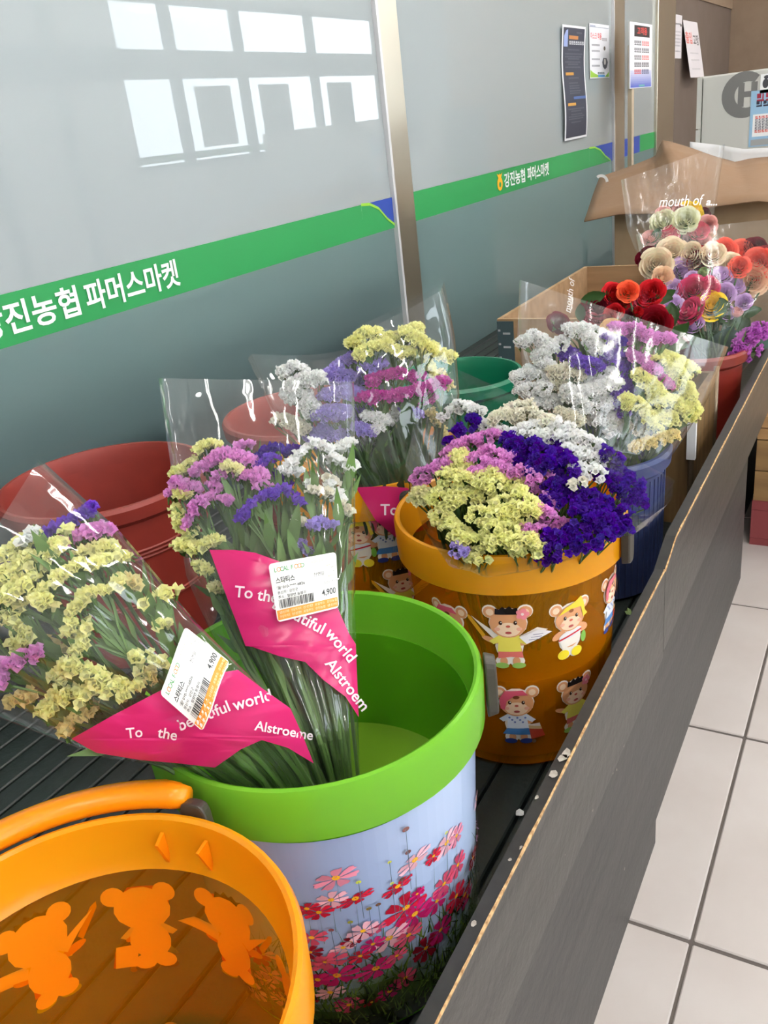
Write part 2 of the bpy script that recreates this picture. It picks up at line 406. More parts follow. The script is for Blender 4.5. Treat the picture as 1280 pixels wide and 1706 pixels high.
# glass front: panes, posts, green lettered band, frosted lower film
ZB0, ZB1 = .863, .9545
panes = [(-3.0, 2.515, 2.325), (2.66, 5.02, 4.60), (5.25, 5.97, None)]
mat('blue_band', lin(34, 66, 158), rough=.4); mat('lime', lin(150, 205, 60), rough=.4)
def band_map(x, y, l): return (.0045 + l * .0003, x, y)
for k, (a, b, sw) in enumerate(panes):
    wo = struct(cbox('window_%d' % (k + 1), (-.006, a, ZB1), (.002, b, 2.88), MATS['glass']))
    MB().box((-.006, a, .02), (.002, b, ZB0)).build('frosted_film', MATS['frosted'], wo)
    if k < 2:
        P = Print(); P.rect(a, ZB0, sw, ZB1, lin(40, 146, 78))
        S = [(sw + .0, ZB1), (sw + .05, ZB1 - .004), (sw + .1, ZB1 - .022), (sw + .15, ZB1 - .06), (sw + .19, ZB0 + .01), (sw + .2, ZB0)]
        if k == 1: S = [(sw + (x - sw) * 1.9, z) for x, z in S]
        P.poly([(sw - .001, ZB0), *[(x, z) for x, z in reversed(S)]], lin(40, 146, 78))
        P.poly([*S[::-1], (sw, ZB1), (b, ZB1), (b, ZB0)][0:6] + [(b, ZB1), (b, ZB0)] if False else [S[0], S[1], S[2], S[3], S[4], S[5], (max(b, S[5][0] + .001), ZB0), (max(b, S[5][0] + .001), ZB1)], lin(34, 66, 158))
        for i in range(5):
            (x0, z0), (x1, z1) = S[i], S[i + 1]; P.poly([(x0, z0 - .004), (x1, z1 - .004), (x1, z1 + .004), (x0, z0 + .004)], lin(150, 205, 60))
    else:
        P = Print(); P.rect(a, ZB0, a + .36, ZB1, lin(34, 66, 158)); P.rect(a + .36, ZB0, b, ZB1, lin(40, 146, 78))
    bo = P.build('green_band', band_map, wo)
    tw = Print()
    if k == 0: y0, y1, zz, sz = .953, 1.498, .887, .062
    if k == 1: y0, y1, zz, sz = 3.45, 3.985, .890, .058
    if k < 2:
        tw.text('강진농협', y0 + (.010 if k == 0 else 0), zz, sz, lin(250, 250, 250), width=(y1 - y0) * .44, bold=.022)
        tw.text('파머스마켓', y0 + (y1 - y0) * .49, zz, sz, lin(250, 250, 250), width=(y1 - y0) * .51, bold=.022)
        ly = y0 - .045
        tw.ell(ly, .905, .028, .026, lin(246, 178, 30)); tw.poly([(ly - .03, .945), (ly - .012, .925), (ly + .012, .925), (ly + .03, .945), (ly + .008, .938), (ly, .944), (ly - .008, .938)], lin(246, 178, 30))
        tw.ell(ly, .902, .011, .010, lin(40, 146, 78))
        tw.build('lettering', lambda x, y, l: (.0062 + l * .0002, x, y), wo)
    else:
        tw.text('농협', a + .1, .893, .045, lin(240, 240, 240)); tw.build('lettering', lambda x, y, l: (.0062 + l * .0002, x, y), wo)
    if k == 1:   # grey notice lettering on the far side of the glass, read from behind
        rv = Print(); g1 = lin(50, 64, 76)
        for n_, (px_, py_, wpx, s_) in enumerate([(858, 39, 60, .028), (806, 73, 110, .034), (806, 97, 110, .034), (808, 132, 118, .058), (820, 152, 105, .058), (782, 178, 130, .058), (855, 185, 36, .03)]):
            q = onx(px_, py_, -.008); q2 = onx(px_ + wpx, py_, -.008)
            nch = max(4, int((q2[1] - q[1]) / s_))
            rv.text(['정성으로 가꾼 꽃', '지역 농산물 직거래', '신선한 농산물 공급', '농업인 생활 으뜸', '행복을 드립니다', '고객과 함께 합니다', '농협'][n_], q[1], q[2] - s_ * .9, s_ * 1.35, g1, width=(q2[1] - q[1]), mirror=True)
        rv.build('reverse_lettering', lambda x, y, l: (-.009, x, y), wo)
# back office behind the glass: a dark cabinet row, its own lights
bc = cbox('office_cabinet', (-.60, -2.95, 0), (-.085, 2.50, .785), mat('office_dark', lin(40, 44, 46), rough=.7)); tag(bc, 'dark low cabinet row standing behind the frosted lower glass', 'cabinet')
bc = cbox('office_cabinet', (-.60, 2.52, 0), (-.16, 6.40, .56), MATS['office_dark']); tag(bc, 'lower dark cabinet row behind the frosted glass past the first steel post', 'cabinet')
for ly in (-.6, 1.6, 3.8, 6.0):
    e = empty('ceiling_light', (-.95, ly, 2.8), 'white twin tube ceiling light in the office behind the glass', 'ceiling light', 'tube lights in the back office')
    MB().box((-1.07, ly - .64, 2.86), (-.83, ly + .64, 2.9)).build('housing', MATS['lamp_body'], e)
    for s_ in (-.06, .06): MB().tube([(-.95 + s_, ly - .6, 2.835), (-.95 + s_, ly + .6, 2.835)], .018, 8).build('tube', MATS['lamp_glow'], e)
def post(name, ya, yb, xo, edge=True):
    p = struct(cbox(name, (-.03, ya, 0), (xo, yb, 2.88), MATS['steel'], bev=.004))
    if edge: MB().box((xo - .012, ya - .014, 0), (xo + .004, ya - .001, 2.88)).build('edge_strip', MATS['steel_edge'], p)
post('trim_1', 2.53, 2.655, .012); post('trim_2', 5.035, 5.245, .012); post('trim_3', 5.97, 6.44, .02, False)
struct(cbox('baseboard_left', (-.02, -3, 0), (.010, 6.44, .06), MATS['steel']))

# ------------------------------------------------------------------ display platform
DZ = .367; BX = 1.1555
plat = empty('display_platform', (.6, 1.0, 0), 'low black slatted display platform edged with dark painted boards', 'platform')
x = .03
while True:
    wd = .036 if x < .60 else .050
    if x + wd > 1.1375: break
    o = MB().box((x, -1.2, DZ - .02), (x + wd, 3.95, DZ)).build('slat', MATS['dark_slat'], plat); bevel(o, .002, 1)
    x += wd + .0045
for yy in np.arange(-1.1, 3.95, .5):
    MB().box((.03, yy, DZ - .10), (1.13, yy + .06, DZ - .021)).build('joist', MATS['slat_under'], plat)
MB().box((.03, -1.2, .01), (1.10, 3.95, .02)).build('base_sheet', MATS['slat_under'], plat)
for yy in (-1.15, .3, 1.8, 3.2):
    for xx in (.05, .55, 1.05): MB().box((xx, yy, 0.02), (xx + .06, yy + .06, DZ - .10)).build('leg', MATS['slat_under'], plat)
def fascia(label, y0, y1, z0, z1, x1, th, m, corner=0.0, raw=True, lead=0.0):
    """a board on edge; far/near top corners cut by corner; raw chip edge shows along the top"""
    n = 40; ys = np.linspace(y0, y1, n); mb = MB(); prof = []
    zt = np.full(n, z1); 
    for i, yv in enumerate(ys):
        zt[i] = z1 - max(0, corner - (yv - y0)) * .8 if corner else z1
    P = np.array([[(x1 - th, yv, zt[i]), (x1 - th, yv, z0), (x1, yv, z0), (x1, yv, zt[i])] for i, yv in enumerate(ys)])
    v = P.reshape(-1, 3); f = []
    for i in range(n - 1):
        a = i * 4
        for q in ((0, 1), (1, 2), (2, 3), (3, 0)): f.append((a + q[0], a + q[1], a + 4 + q[1], a + 4 + q[0]))
    f += [(0, 3, 2, 1), ((n - 1) * 4, (n - 1) * 4 + 1, (n - 1) * 4 + 2, (n - 1) * 4 + 3)]
    mb.add(v, f); o = tag(mb.build('fascia_board', m), label, 'board', 'painted boards along the platform edge')
    cap = MB(); G = np.array([[(x1 - th + t * (th - .0), yv, zt[i] + .0006) for t in (0, 1)] for i, yv in enumerate(ys)]); cap.grid(G)
    c = cap.build('painted_edge', MATS['board_top'], o)
    if raw:
        r = MB(); rn = 160; yr = np.linspace(y0 + lead, y1, rn); pts = []
        for i, yv in enumerate(yr):
            ztt = np.interp(yv, ys, zt); wv = .0006 + .0014 * abs(mnoise.noise(Vector((yv * 23, 1.7, 0)))) + .0005 * random.random()
            pts.append([(x1 - wv, yv, ztt + .0012), (x1 + .0005, yv, ztt + .0012), (x1 + .0006, yv, ztt - wv * 1.2)])
        r.grid(pts); r.build('raw_chip_edge', MATS['raw_edge'], o)
    return o
FB = fascia('upper dark painted edge board with chipped rim beside the orange and green pails', -1.2, 1.150, .362, .515, BX, .0145, MATS['board'])
FB2 = fascia('taller upper edge board with a cut corner beside the navy bucket', 1.152, 3.95, .372, .535, BX, .0165, MATS['board'], corner=.03)
FL = fascia('lower dark grey edge board on the floor below the chipped upper board', -1.2, 1.133, 0.0, .3600, BX - .002, .0135, MATS['board_low'], raw=False)
fascia('lower dark grey edge board set back, ending at the red pallet', 1.135, 2.10, 0.0, .3700, BX - .013, .0105, MATS['board_low'], raw=False)
# paint chips on the top edge and face of the boards
def chip(px, py, s, z=.5158, col='paper', face=False):
    c = onx(px, py, BX + .0008) if face else onz(px, py, z + .0012)
    n = 7; pts = []
    for i in range(n):
        a = 2 * math.pi * i / n; rr = s * (.5 + .6 * random.random())
        pts.append((c[0], c[1] + rr * math.cos(a) * (.4 if face else 1), c[2] + rr * math.sin(a) * .5) if face else (c[0] + .6 * rr * math.cos(a), c[1] + rr * math.sin(a), c[2]))
    o = MB().add(pts, [tuple(range(n))]).build('bare_chip', MATS['chip'], (FB if c[2] > .36 else FL) if c[1] < 1.13 else FB2)
mat('chip', lin(176, 168, 158), rough=.8, var=(120, lin(140, 132, 122), .5))
for a in [(938, 1262, .010), (942, 1255, .009), (924, 1290, .009), (894, 1328, .004), (868, 1412, .003), (850, 1432, .003), (789, 1538, .006)]: chip(*a)
for a in [(1040, 1243, .006), (1028, 1282, .006), (1022, 1288, .004), (988, 1350, .004), (1041, 1447, .008), (1080, 1157, .003), (1243, 684, .006), (1247, 700, .004), (942, 1424, .003)]: chip(*a, face=True)

# ------------------------------------------------------------------ buckets
def hit_cone(px, py, c, R0, R1, z0, z1, far=False):
    """where a sight line meets a tapering wall (radius R0 at z0, R1 at z1)"""
    r = ray(px, py); best = None
    s = np.linspace(.3, 3.2, 6000); P = CP + np.outer(s, r)
    rad = np.hypot(P[:, 0] - c[0], P[:, 1] - c[1]); Rz = R0 + (R1 - R0) * (P[:, 2] - z0) / (z1 - z0)
    g = rad - Rz; idx = np.where(np.sign(g[:-1]) != np.sign(g[1:]))[0]
    if len(idx) == 0: return None
    k = idx[-1] if far else idx[0]; p = P[k]
    return math.atan2(p[1] - c[1], p[0] - c[0]), p[2]
def bucket(name, label, x, y, R, H, rb, mb_, mr_, z0=DZ, fl_h=.042, group=None, cat='bucket', step=.013):
    e = empty(name, (x, y, z0), label, cat, group)
    Rt = R - step; c = (x, y, z0); t = .003
    prof = [(0.0, .008), (rb - .012, .008), (rb - .006, 0), (rb, .006), (Rt, H - fl_h - .012), (Rt, H - fl_h)]
    if mb_ is not MATS['orange_plastic']: prof += [(Rt - t, H - fl_h), (Rt - t, H - fl_h - .012), (rb - t, .012), (0, .012)]
    MB().lathe(prof, c, 72).build('body', mb_, e, 'angle')
    MB().lathe([(Rt - t, H - fl_h - .002), (Rt + .001, H - fl_h - .004), (R - .006, H - fl_h + .004), (R - .005, H - fl_h - .004), (R - .001, H - fl_h - .003), (R, H - .006), (R - .002, H - .001), (R - .005, H),
                (R - .008, H - .002), (R - .009, H - .012), (R - .0105, H - fl_h + .008)], c, 72, closed=True).build('rim', mr_, e, 'angle')
    return e
def lug(parent, x, y, R, th, zc, h=.062, wd=.021, m='dark_clip'):
    """dark strap clip where the handle meets the rim"""
    mb = MB(); n = 10; d0 = R + .001; prof = []
    for i in range(2 * n):
        a = 2 * math.pi * i / (2 * n); sy = wd / 2 * math.copysign(abs(math.cos(a)) ** .5, math.cos(a)); sz = h / 2 * math.copysign(abs(math.sin(a)) ** .55, math.sin(a)); prof.append((sy, sz))
    v = []
    for dd in (0, .011):
        for sy, sz in prof:
            k = 1.0 if dd == 0 else .9
            v.append((x + (d0 + dd) * math.cos(th) - sy * k * math.sin(th), y + (d0 + dd) * math.sin(th) + sy * k * math.cos(th), zc + sz * k))
    N = 2 * n; f = [(i, (i + 1) % N, N + (i + 1) % N, N + i) for i in range(N)] + [tuple(range(N))[::-1], tuple(range(N, 2 * N))]
    o = mb.add(v, f).build('handle_clip', MATS[m], parent); bevel(o, .002, 2); return o
def handle(parent, x, y, R, th, z, m, r=.0095, drop=0.0, sweep=math.pi, name='handle'):
    pts = [(x + (R + .014) * math.cos(th + sweep * i / 40), y + (R + .014) * math.sin(th + sweep * i / 40), z - drop * math.sin(math.pi * i / 40)) for i in range(41)]
    return MB().tube(pts, [r * (.75 if i in (0, 40) else 1) for i in range(41)], 12).build(name, m, parent, True)

# --- little bears printed on the orange pails (generic cartoon bears)
FUR, CRM, INK = lin(226, 160, 112), lin(248, 214, 180), lin(60, 36, 26)
def bear(kind):
    P = Print(); E = P.ell
    wht = lin(246, 236, 224)
    # silhouette backing
    bk = wht
    P.ell(0, .22, .27, .25, bk, up=0); P.ell(-.24, .40, .11, .11, bk, up=0); P.ell(.24, .40, .11, .11, bk, up=0); P.ell(0, -.17, .2, .22, bk, up=0)
    P.ell(-.1, -.42, .11, .09, bk, up=0); P.ell(.1, -.42, .11, .09, bk, up=0)
    if kind == 0: P.poly([(.18, -.1), (.55, .06), (.4, .12), (.15, .0)], bk, up=0); P.poly([(-.52, .3), (-.2, -.06), (-.12, .02)], bk, up=0)
    if kind == 2: P.poly([(.12, -.2), (.34, -.18), (.4, -.42), (.2, -.46)], bk, up=0)
    P.lift += 2
    shirt = [lin(238, 222, 96), lin(236, 196, 60), lin(226, 232, 244), lin(232, 218, 96)][kind]
    pants = [lin(226, 116, 106), lin(250, 224, 70), lin(76, 134, 200), lin(214, 112, 104)][kind]
    shoes = [lin(150, 186, 92), lin(252, 226, 60), lin(44, 60, 130), lin(150, 186, 92)][kind]
    E(-.24, .39, .095, .095, FUR); E(-.24, .39, .055, .055, CRM); E(.24, .39, .095, .095, FUR); E(.24, .39, .055, .055, CRM)
    if kind == 1:
        E(-.2, -.05, .12, .06, FUR, 30); E(.2, -.02, .13, .08, FUR, -20)
        E(-.12, -.42, .1, .085, shoes); E(.12, -.42, .1, .085, shoes); E(0, -.15, .17, .16, FUR)
        P.poly([(-.2, -.12), (.2, -.02), (.16, -.26), (-.14, -.3)], wht); E(0, -.07, .205, .075, lin(232, 228, 230), 13); P.poly([(-.2, -.13), (.2, -.03), (.2, -.06), (-.2, -.16)], lin(196, 40, 50)); E(.24, -.2, .05, .1, lin(120, 180, 70))
    else:
        E(-.09, -.42, .055, .08, FUR); E(.09, -.42, .055, .08, FUR)
        E(-.12, -.49, .1, .05, shoes); E(.12, -.49, .1, .05, shoes)
        if kind == 2:
            P.poly([(-.12, -.18), (.12, -.18), (.24, -.38), (-.24, -.36)], pants)
            E(.1, -.12, .14, .045, FUR, -10); P.poly([(.16, -.2), (.36, -.24), (.42, -.42), (.2, -.46)], lin(190, 66, 46)); P.poly([(.16, -.2), (.36, -.24), (.37, -.29), (.17, -.26)], lin(230, 196, 140)); E(.24, -.5, .035, .035, lin(120, 90, 70))
        else:
            P.poly([(-.16, -.2), (.17, -.2), (.19, -.36), (.02, -.34), (-.0, -.34), (-.17, -.37)], pants)
            E(-.26, -.06, .13, .045, FUR, -20); E(.22, -.1, .1, .045, FUR, 20)
        P.poly([(-.14, .02), (.14, .02), (.28, -.1), (.22, -.14), (.15, -.1), (.17, -.25), (-.17, -.25), (-.15, -.1), (-.22, -.13), (-.28, -.08)], shirt)
        if kind == 2:
            for q in range(7): E(-.12 + .04 * q, -.05 - .04 * (q % 3), .018, .018, lin(110, 130, 190), n=8)
    E(0, .21, .255, .225, FUR, n=20); E(0, .12, .17, .115, CRM, n=18)
    E(-.1, .23, .026, .034, INK); E(.1, .23, .026, .034, INK); E(-.092, .24, .009, .011, wht, n=8); E(.108, .24, .009, .011, wht, n=8)
    E(0, .175, .03, .02, lin(198, 92, 76)); E(0, .07, .045, .022, lin(176, 80, 76)); E(-.15, .13, .04, .03, lin(240, 176, 150)); E(.15, .13, .04, .03, lin(240, 176, 150))
    if kind in (0, 3):
        P.poly([(-.17, .37), (-.16, .47), (-.11, .45), (-.06, .5), (-.02, .46), (.03, .51), (.07, .46), (.13, .48), (.16, .37)], lin(34, 28, 28))
        for q in range(5): E(.2 + .055 * math.cos(q * 1.257), .37 + .055 * math.sin(q * 1.257), .04, .04, lin(240, 140, 150), n=9)
        E(.2, .37, .022, .022, lin(252, 220, 220), n=8)
        if kind == 0:
            P.poly([(-.36, -.02), (-.32, .03), (-.5, .3), (-.56, .34), (-.55, .27)], lin(214, 160, 40))
            P.poly([(.14, -.0), (.24, -.12), (.6, .03), (.42, .1)], lin(244, 236, 236))
            for q in range(3): P.rect(.27 + .03 * q, -.06 + .04 * q, .43 + .02 * q, -.05 + .04 * q, lin(150, 140, 160))
    if kind == 1: P.poly([(-.22, .3), (-.1, .41), (.05, .47), (.17, .54), (.22, .42), (.25, .27), (.3, .2), (.22, .16), (.17, .36), (.0, .37)], lin(244, 214, 60)); E(0, .34, .04, .03, lin(150, 90, 50))
    if kind == 2: P.poly([(-.24, .12), (-.25, .3), (-.16, .44), (.1, .45), (.18, .36), (-.02, .36), (-.14, .26), (-.18, .1)], lin(222, 92, 112)); E(0, .33, .05, .03, lin(130, 70, 40))
    return P
BEARS = [bear(k) for k in range(4)]
def decals(parent, x, y, z0, H, R, rb, fl_h, spots, step=.013, size=.088):
    Rt = R - step; zt = z0 + H - fl_h - .012
    def surf(th, z, l): rr = rb + (Rt - rb) * (z - z0 - .006) / (zt - z0 - .006) + .0006 + l * .00008; return (x + rr * math.cos(th), y + rr * math.sin(th), z)
    for th, z, k, sz in spots:
        BEARS[k].build('bear_print', lambda u, v, l: surf(th + u * sz / Rt, z + v * sz, l), parent, MATS['gloss_print'], maxlen=.09)
H1 = .325; FLH = .042
OX, OY, OR = 1.006, .201, .148     # near orange pail
o1 = bucket('orange_pail', 'empty see-through orange pail with bear silhouettes and folded orange handle', OX, OY, OR, H1, .118, MATS['orange_plastic'], MATS['orange_rim'])
q = onz(322, 1330, .70); th1 = math.atan2(q[1] - OY, q[0] - OX)
lug(o1, OX, OY, OR, th1, DZ + H1 - .018, h=.05, wd=.024); lug(o1, OX, OY, OR, th1 + math.pi, DZ + H1 - .018, h=.05, wd=.024)
handle(o1, OX, OY, OR - .002, th1 + .05, DZ + H1 + .004, MATS['orange_solid'], r=.0105, sweep=math.pi - .1)
handle(o1, OX, OY, OR + .006, th1 + .12, DZ + H1 + .002, MATS['orange_rim'], r=.008, sweep=math.pi - .24, name='handle_ridge')
sp = []
for px, py, k in [(75, 1600, 0), (245, 1545, 2), (385, 1565, 0)]:
    h_ = hit_cone(px, py, (OX, OY), .118, OR - .013, DZ, DZ + H1 - FLH, far=True); sp.append((*h_, k, .085))
for k in range(6): sp.append((sp[0][0] + .62 * (k + 1) if k < 5 else sp[2][0] - .62, DZ + .2, (k + 1) % 4, .085))
for k in range(9): sp.append((k * .7 + .2, DZ + .075, (k + 2) % 4, .08))
decals(o1, OX, OY, DZ, H1, OR, .118, FLH, sp)
hw = hit_cone(290, 1668, (OX, OY), .115, OR - .016, DZ, DZ + H1 - FLH, far=True); zw = min(max(hw[1], DZ + .045), DZ + .12)
MB().lathe([(0, zw - DZ), (.115 + .017 * (zw - DZ) / .28 - .003, zw - DZ)], (OX, OY, DZ), 64).build('water', MATS['water_clear'], o1)
# three inner ribs under the near clip
for dth in (-.14, .14):
    a = th1 + dth; r1 = OR - .0105; r0 = r1 - .012
    MB().add([(OX + r1 * math.cos(a), OY + r1 * math.sin(a), DZ + H1 - .012), (OX + r0 * math.cos(a), OY + r0 * math.sin(a), DZ + H1 - .014), (OX + r1 * math.cos(a), OY + r1 * math.sin(a), DZ + H1 - .048),
              (OX + r1 * math.cos(a + .02), OY + r1 * math.sin(a + .02), DZ + H1 - .012), (OX + r0 * math.cos(a + .02), OY + r0 * math.sin(a + .02), DZ + H1 - .014), (OX + r1 * math.cos(a + .02), OY + r1 * math.sin(a + .02), DZ + H1 - .048)],
             [(0, 1, 2), (5, 4, 3), (0, 3, 4, 1), (1, 4, 5, 2), (2, 5, 3, 0)]).build('inner_rib', MATS['orange_solid'], o1)

GX, GY, GR = .966, .536, .160      # green pail
g1 = bucket('green_pail', 'bright green pail wrapped in a printed photograph of pink cosmos flowers', GX, GY, GR, H1, .132, MATS['green_plastic'], MATS['green_rim'], fl_h=.048, step=.012)
q = onz(800, 1130, .67); thg = math.atan2(q[1] - GY, q[0] - GX)
lug(g1, GX, GY, GR, thg, DZ + H1 - .030, h=.068, wd=.024); lug(g1, GX, GY, GR, thg + math.pi, DZ + H1 - .03, h=.068, wd=.024)
MB().lathe([(0, .16), (.142, .16)], (GX, GY, DZ), 48).build('water', mat('water_green', lin(110, 150, 40), rough=.05), g1)
# the printed photograph: sky above, cosmos flowers and grass below
Gt = GR - .012; Gz0, Gz1 = DZ + .010, DZ + H1 - .062
def gsurf(th, z, l): rr = .132 + (Gt - .132) * (z - DZ - .006) / (H1 - .066) + .0008 + l * .000025; return (GX + rr * math.cos(th), GY + rr * math.sin(th), z)
base = MB(); nu, nv = 90, 24; pts = [[gsurf(2 * math.pi * i / nu, Gz0 + (Gz1 - Gz0) * j / nv, 0) for i in range(nu + 1)] for j in range(nv + 1)]; cols = []
for j in range(nv):
    for i in range(nu):
        t = j / nv; s = Vector(lin(150, 168, 206)).lerp(Vector(lin(182, 200, 232)), .5 + .5 * math.sin(i * .21 + 1.0 + (.6 if t > .6 + .1 * math.sin(i * .3) else 0)))
        gcol = Vector(lin(30, 44, 18)).lerp(Vector(lin(84, 108, 46)), min(1, t / .25)); k = min(1, max(0, (t - .16 - .06 * math.sin(i * .5)) / .22)); cols.append(tuple(gcol.lerp(s, k)))
base.grid(pts, cols); go = base.build('printed_photo', MATS['gloss_print'], g1, True, vcol=True)
CPk = {'p': lin(240, 150, 176), 'r': lin(206, 34, 62), 'm': lin(206, 36, 112), 'd': lin(146, 22, 44), 'l': lin(250, 190, 206), 'k': lin(226, 88, 120)}
cosm = Print(); Rm = Gt - .004
def strokes(P, n, z0, z1, ln, cols, w=.0012):
    for _ in range(n):
        u = rng.uniform(0, 2 * math.pi); z = rng.uniform(z0, z1); a = rng.normal(math.pi / 2, .55); L = ln * rng.uniform(.4, 1)
        du, dz = math.cos(a) * L / Rm, math.sin(a) * L; wu = w / Rm
        P.poly([(u - wu, z), (u + wu, z), (u + du, z + dz)], cols[rng.integers(len(cols))], up=.02)
strokes(cosm, 1500, Gz0 + .012, Gz0 + .10, .028, [lin(74, 104, 40), lin(46, 66, 26), lin(104, 132, 56), lin(60, 84, 44)])
strokes(cosm, 220, Gz0 + .07, Gz0 + .12, .05, [lin(90, 120, 84), lin(76, 96, 96), lin(120, 146, 70)], .0007)
def cosmos(P, u, z, s, col, squash, tilt):
    c = CPk[col]; np_ = 7
    for k in range(np_):
        a = 2 * math.pi * k / np_ + tilt; sh = .82 + .18 * math.cos(k * 2.1)
        pts = []
        for r_, da in ((.12, -.2), (.6, -.36), (.98, -.26), (.92, -.08), (1.0, .08), (.94, .26), (.6, .36), (.12, .2)):
            xx = r_ * math.cos(a + da) * s; yy = r_ * math.sin(a + da) * s * squash
            xr = xx * math.cos(.35) - yy * math.sin(.35); yr = xx * math.sin(.35) + yy * math.cos(.35)
            pts.append((u + xr / Rm, z + yr))
        P.poly(pts, tuple(x * sh for x in c), up=.15)
    P.ell(u, z + s * .05, s * .17 / Rm, s * .13, lin(236, 176, 40), up=.15, n=9)
def gpx(px, py): return hit_cone(px, py, (GX, GY), .132, Gt, DZ, DZ + H1 - .06)
fl_list = [(560, 1462, 34, 'p', .5), (552, 1498, 26, 'l', .6), (592, 1496, 30, 'r', .3), (662, 1476, 26, 'r', .4), (676, 1512, 36, 'r', .8), (690, 1522, 32, 'm', .7), (727, 1500, 26, 'm', .7), (738, 1472, 24, 'k', .8),
           (690, 1432, 30, 'l', .4), (742, 1404, 28, 'l', .6), (758, 1392, 20, 'p', .8), (648, 1562, 34, 'l', .5), (586, 1566, 18, 'd', .6), (572, 1577, 22, 'l', .4), (625, 1546, 18, 'k', .5), (626, 1612, 34, 'm', .5),
           (545, 1600, 34, 'k', .5), (562, 1624, 36, 'm', .5), (512, 1512, 22, 'r', .5), (532, 1518, 24, 'r', .5), (520, 1560, 26, 'k', .6), (517, 1584, 22, 'd', .6), (708, 1578, 24, 'd', 1.0), (732, 1548, 24, 'm', .9), (720, 1425, 16, 'r', .7), (760, 1440, 22, 'k', .9), (600, 1590, 20, 'r', .6), (660, 1590, 18, 'k', .6)]
for px, py, s, c_, sq in fl_list:
    h_ = gpx(px, py)
    if h_:
        d_ = proj(gsurf(h_[0], h_[1], 0))[2]; sm = s * d_ / F * 1.25
        cosm.poly([(h_[0] - .010, h_[1] - .04), (h_[0] - .006, h_[1] - .04), (h_[0] + .002, h_[1])], lin(96, 120, 110), up=.02)
        cosmos(cosm, h_[0], h_[1], sm, c_, sq, rng.uniform(0, 1))
for _ in range(60):
    u = rng.uniform(0, 6.28); z = Gz0 + .03 + .10 * rng.uniform(0, 1) ** 1.3 + .05 * max(0, math.cos(u - thg))
    cosmos(cosm, u, z, rng.uniform(.009, .019), 'prmdlk'[rng.integers(6)], rng.uniform(.3, .9), rng.uniform(0, 1))
for px, py, s, c_ in [(672, 1377, 7, (120, 74, 70)), (676, 1415, 6, (110, 70, 70)), (596, 1464, 5, (190, 200, 70)), (646, 1431, 4, (200, 205, 80)), (666, 1460, 5, (110, 70, 60)), (628, 1501, 5, (120, 80, 60)), (613, 1508, 5, (130, 110, 50)), (650, 1466, 4, (190, 196, 80)), (738, 1384, 4, (206, 206, 90)), (552, 1543, 5, (150, 80, 80)), (583, 1530, 5, (150, 150, 60))]:
    h_ = gpx(px, py); d_ = proj(gsurf(*h_, 0))[2]; sm = s * d_ / F
    cosm.poly([(h_[0] - .004, h_[1] - .045), (h_[0] + .000, h_[1] - .045), (h_[0] + .002, h_[1]), (h_[0] - .002, h_[1])], lin(92, 112, 130), up=.05)
    cosm.ell(*h_, sm / Rm, sm * .75, lin(*c_), up=.1, n=9)
strokes(cosm, 700, Gz0 + .0, Gz0 + .06, .026, [lin(52, 76, 30), lin(34, 50, 20), lin(84, 112, 46)])
cosm.build('cosmos_print', gsurf, go, MATS['gloss_print'])

BXc, BYc, BR = 1.0, .947, .149     # bear pail in front of the navy box
b1 = bucket('orange_pail', 'orange pail printed with cartoon bears holding the large mixed statice bunch', BXc, BYc, BR, H1, .122, MATS['orange_plastic'], MATS['orange_rim'], fl_h=.048)
q = onz(1046, 905, .66); thb = math.atan2(q[1] - BYc, q[0] - BXc)
lug(b1, BXc, BYc, BR, thb, DZ + H1 - .03, h=.06); lug(b1, BXc, BYc, BR, thb + math.pi, DZ + H1 - .03, h=.06)
sp = []
for px, py, k, s_ in [(848, 1060, 0, .088), (950, 1048, 1, .082), (862, 1190, 2, .088), (958, 1170, 3, .082), (752, 1050, 2, .082), (1016, 1000, 2, .08)]:
    h_ = hit_cone(px, py, (BXc, BYc), .122, BR - .013, DZ, DZ + H1 - .06)
    if h_: sp.append((*h_, k, s_))
for k in range(4): sp.append((.6 + k * .7, DZ + .19, k, .085)); sp.append((.9 + k * .7, DZ + .08, (k + 2) % 4, .08))
decals(b1, BXc, BYc, DZ, H1, BR, .122, .048, sp)
MB().lathe([(0, .014), (.117, .014), (.1225, .135), (0, .135)], (BXc, BYc, DZ), 48).build('water', MATS['water_dark'], b1)

RX, RY = .715, 1.075               # rear orange pail
b2 = bucket('orange_pail', 'orange bear pail tucked behind, holding the lavender, magenta and pale yellow bunch', RX, RY, BR, H1, .122, MATS['orange_plastic'], MATS['orange_rim'], fl_h=.048)
sp = []
for px, py, k, s_ in [(600, 905, 1, .08), (645, 890, 2, .085), (672, 985, 0, .085)]:
    h_ = hit_cone(px, py, (RX, RY), .122, BR - .013, DZ, DZ + H1 - .06)
    if h_: sp.append((*h_, k, s_))
decals(b2, RX, RY, DZ, H1, BR, .122, .048, sp)
MB().lathe([(0, .014), (.117, .014), (.1225, .14), (0, .14)], (RX, RY, DZ), 48).build('water', MATS['water_dark'], b2)

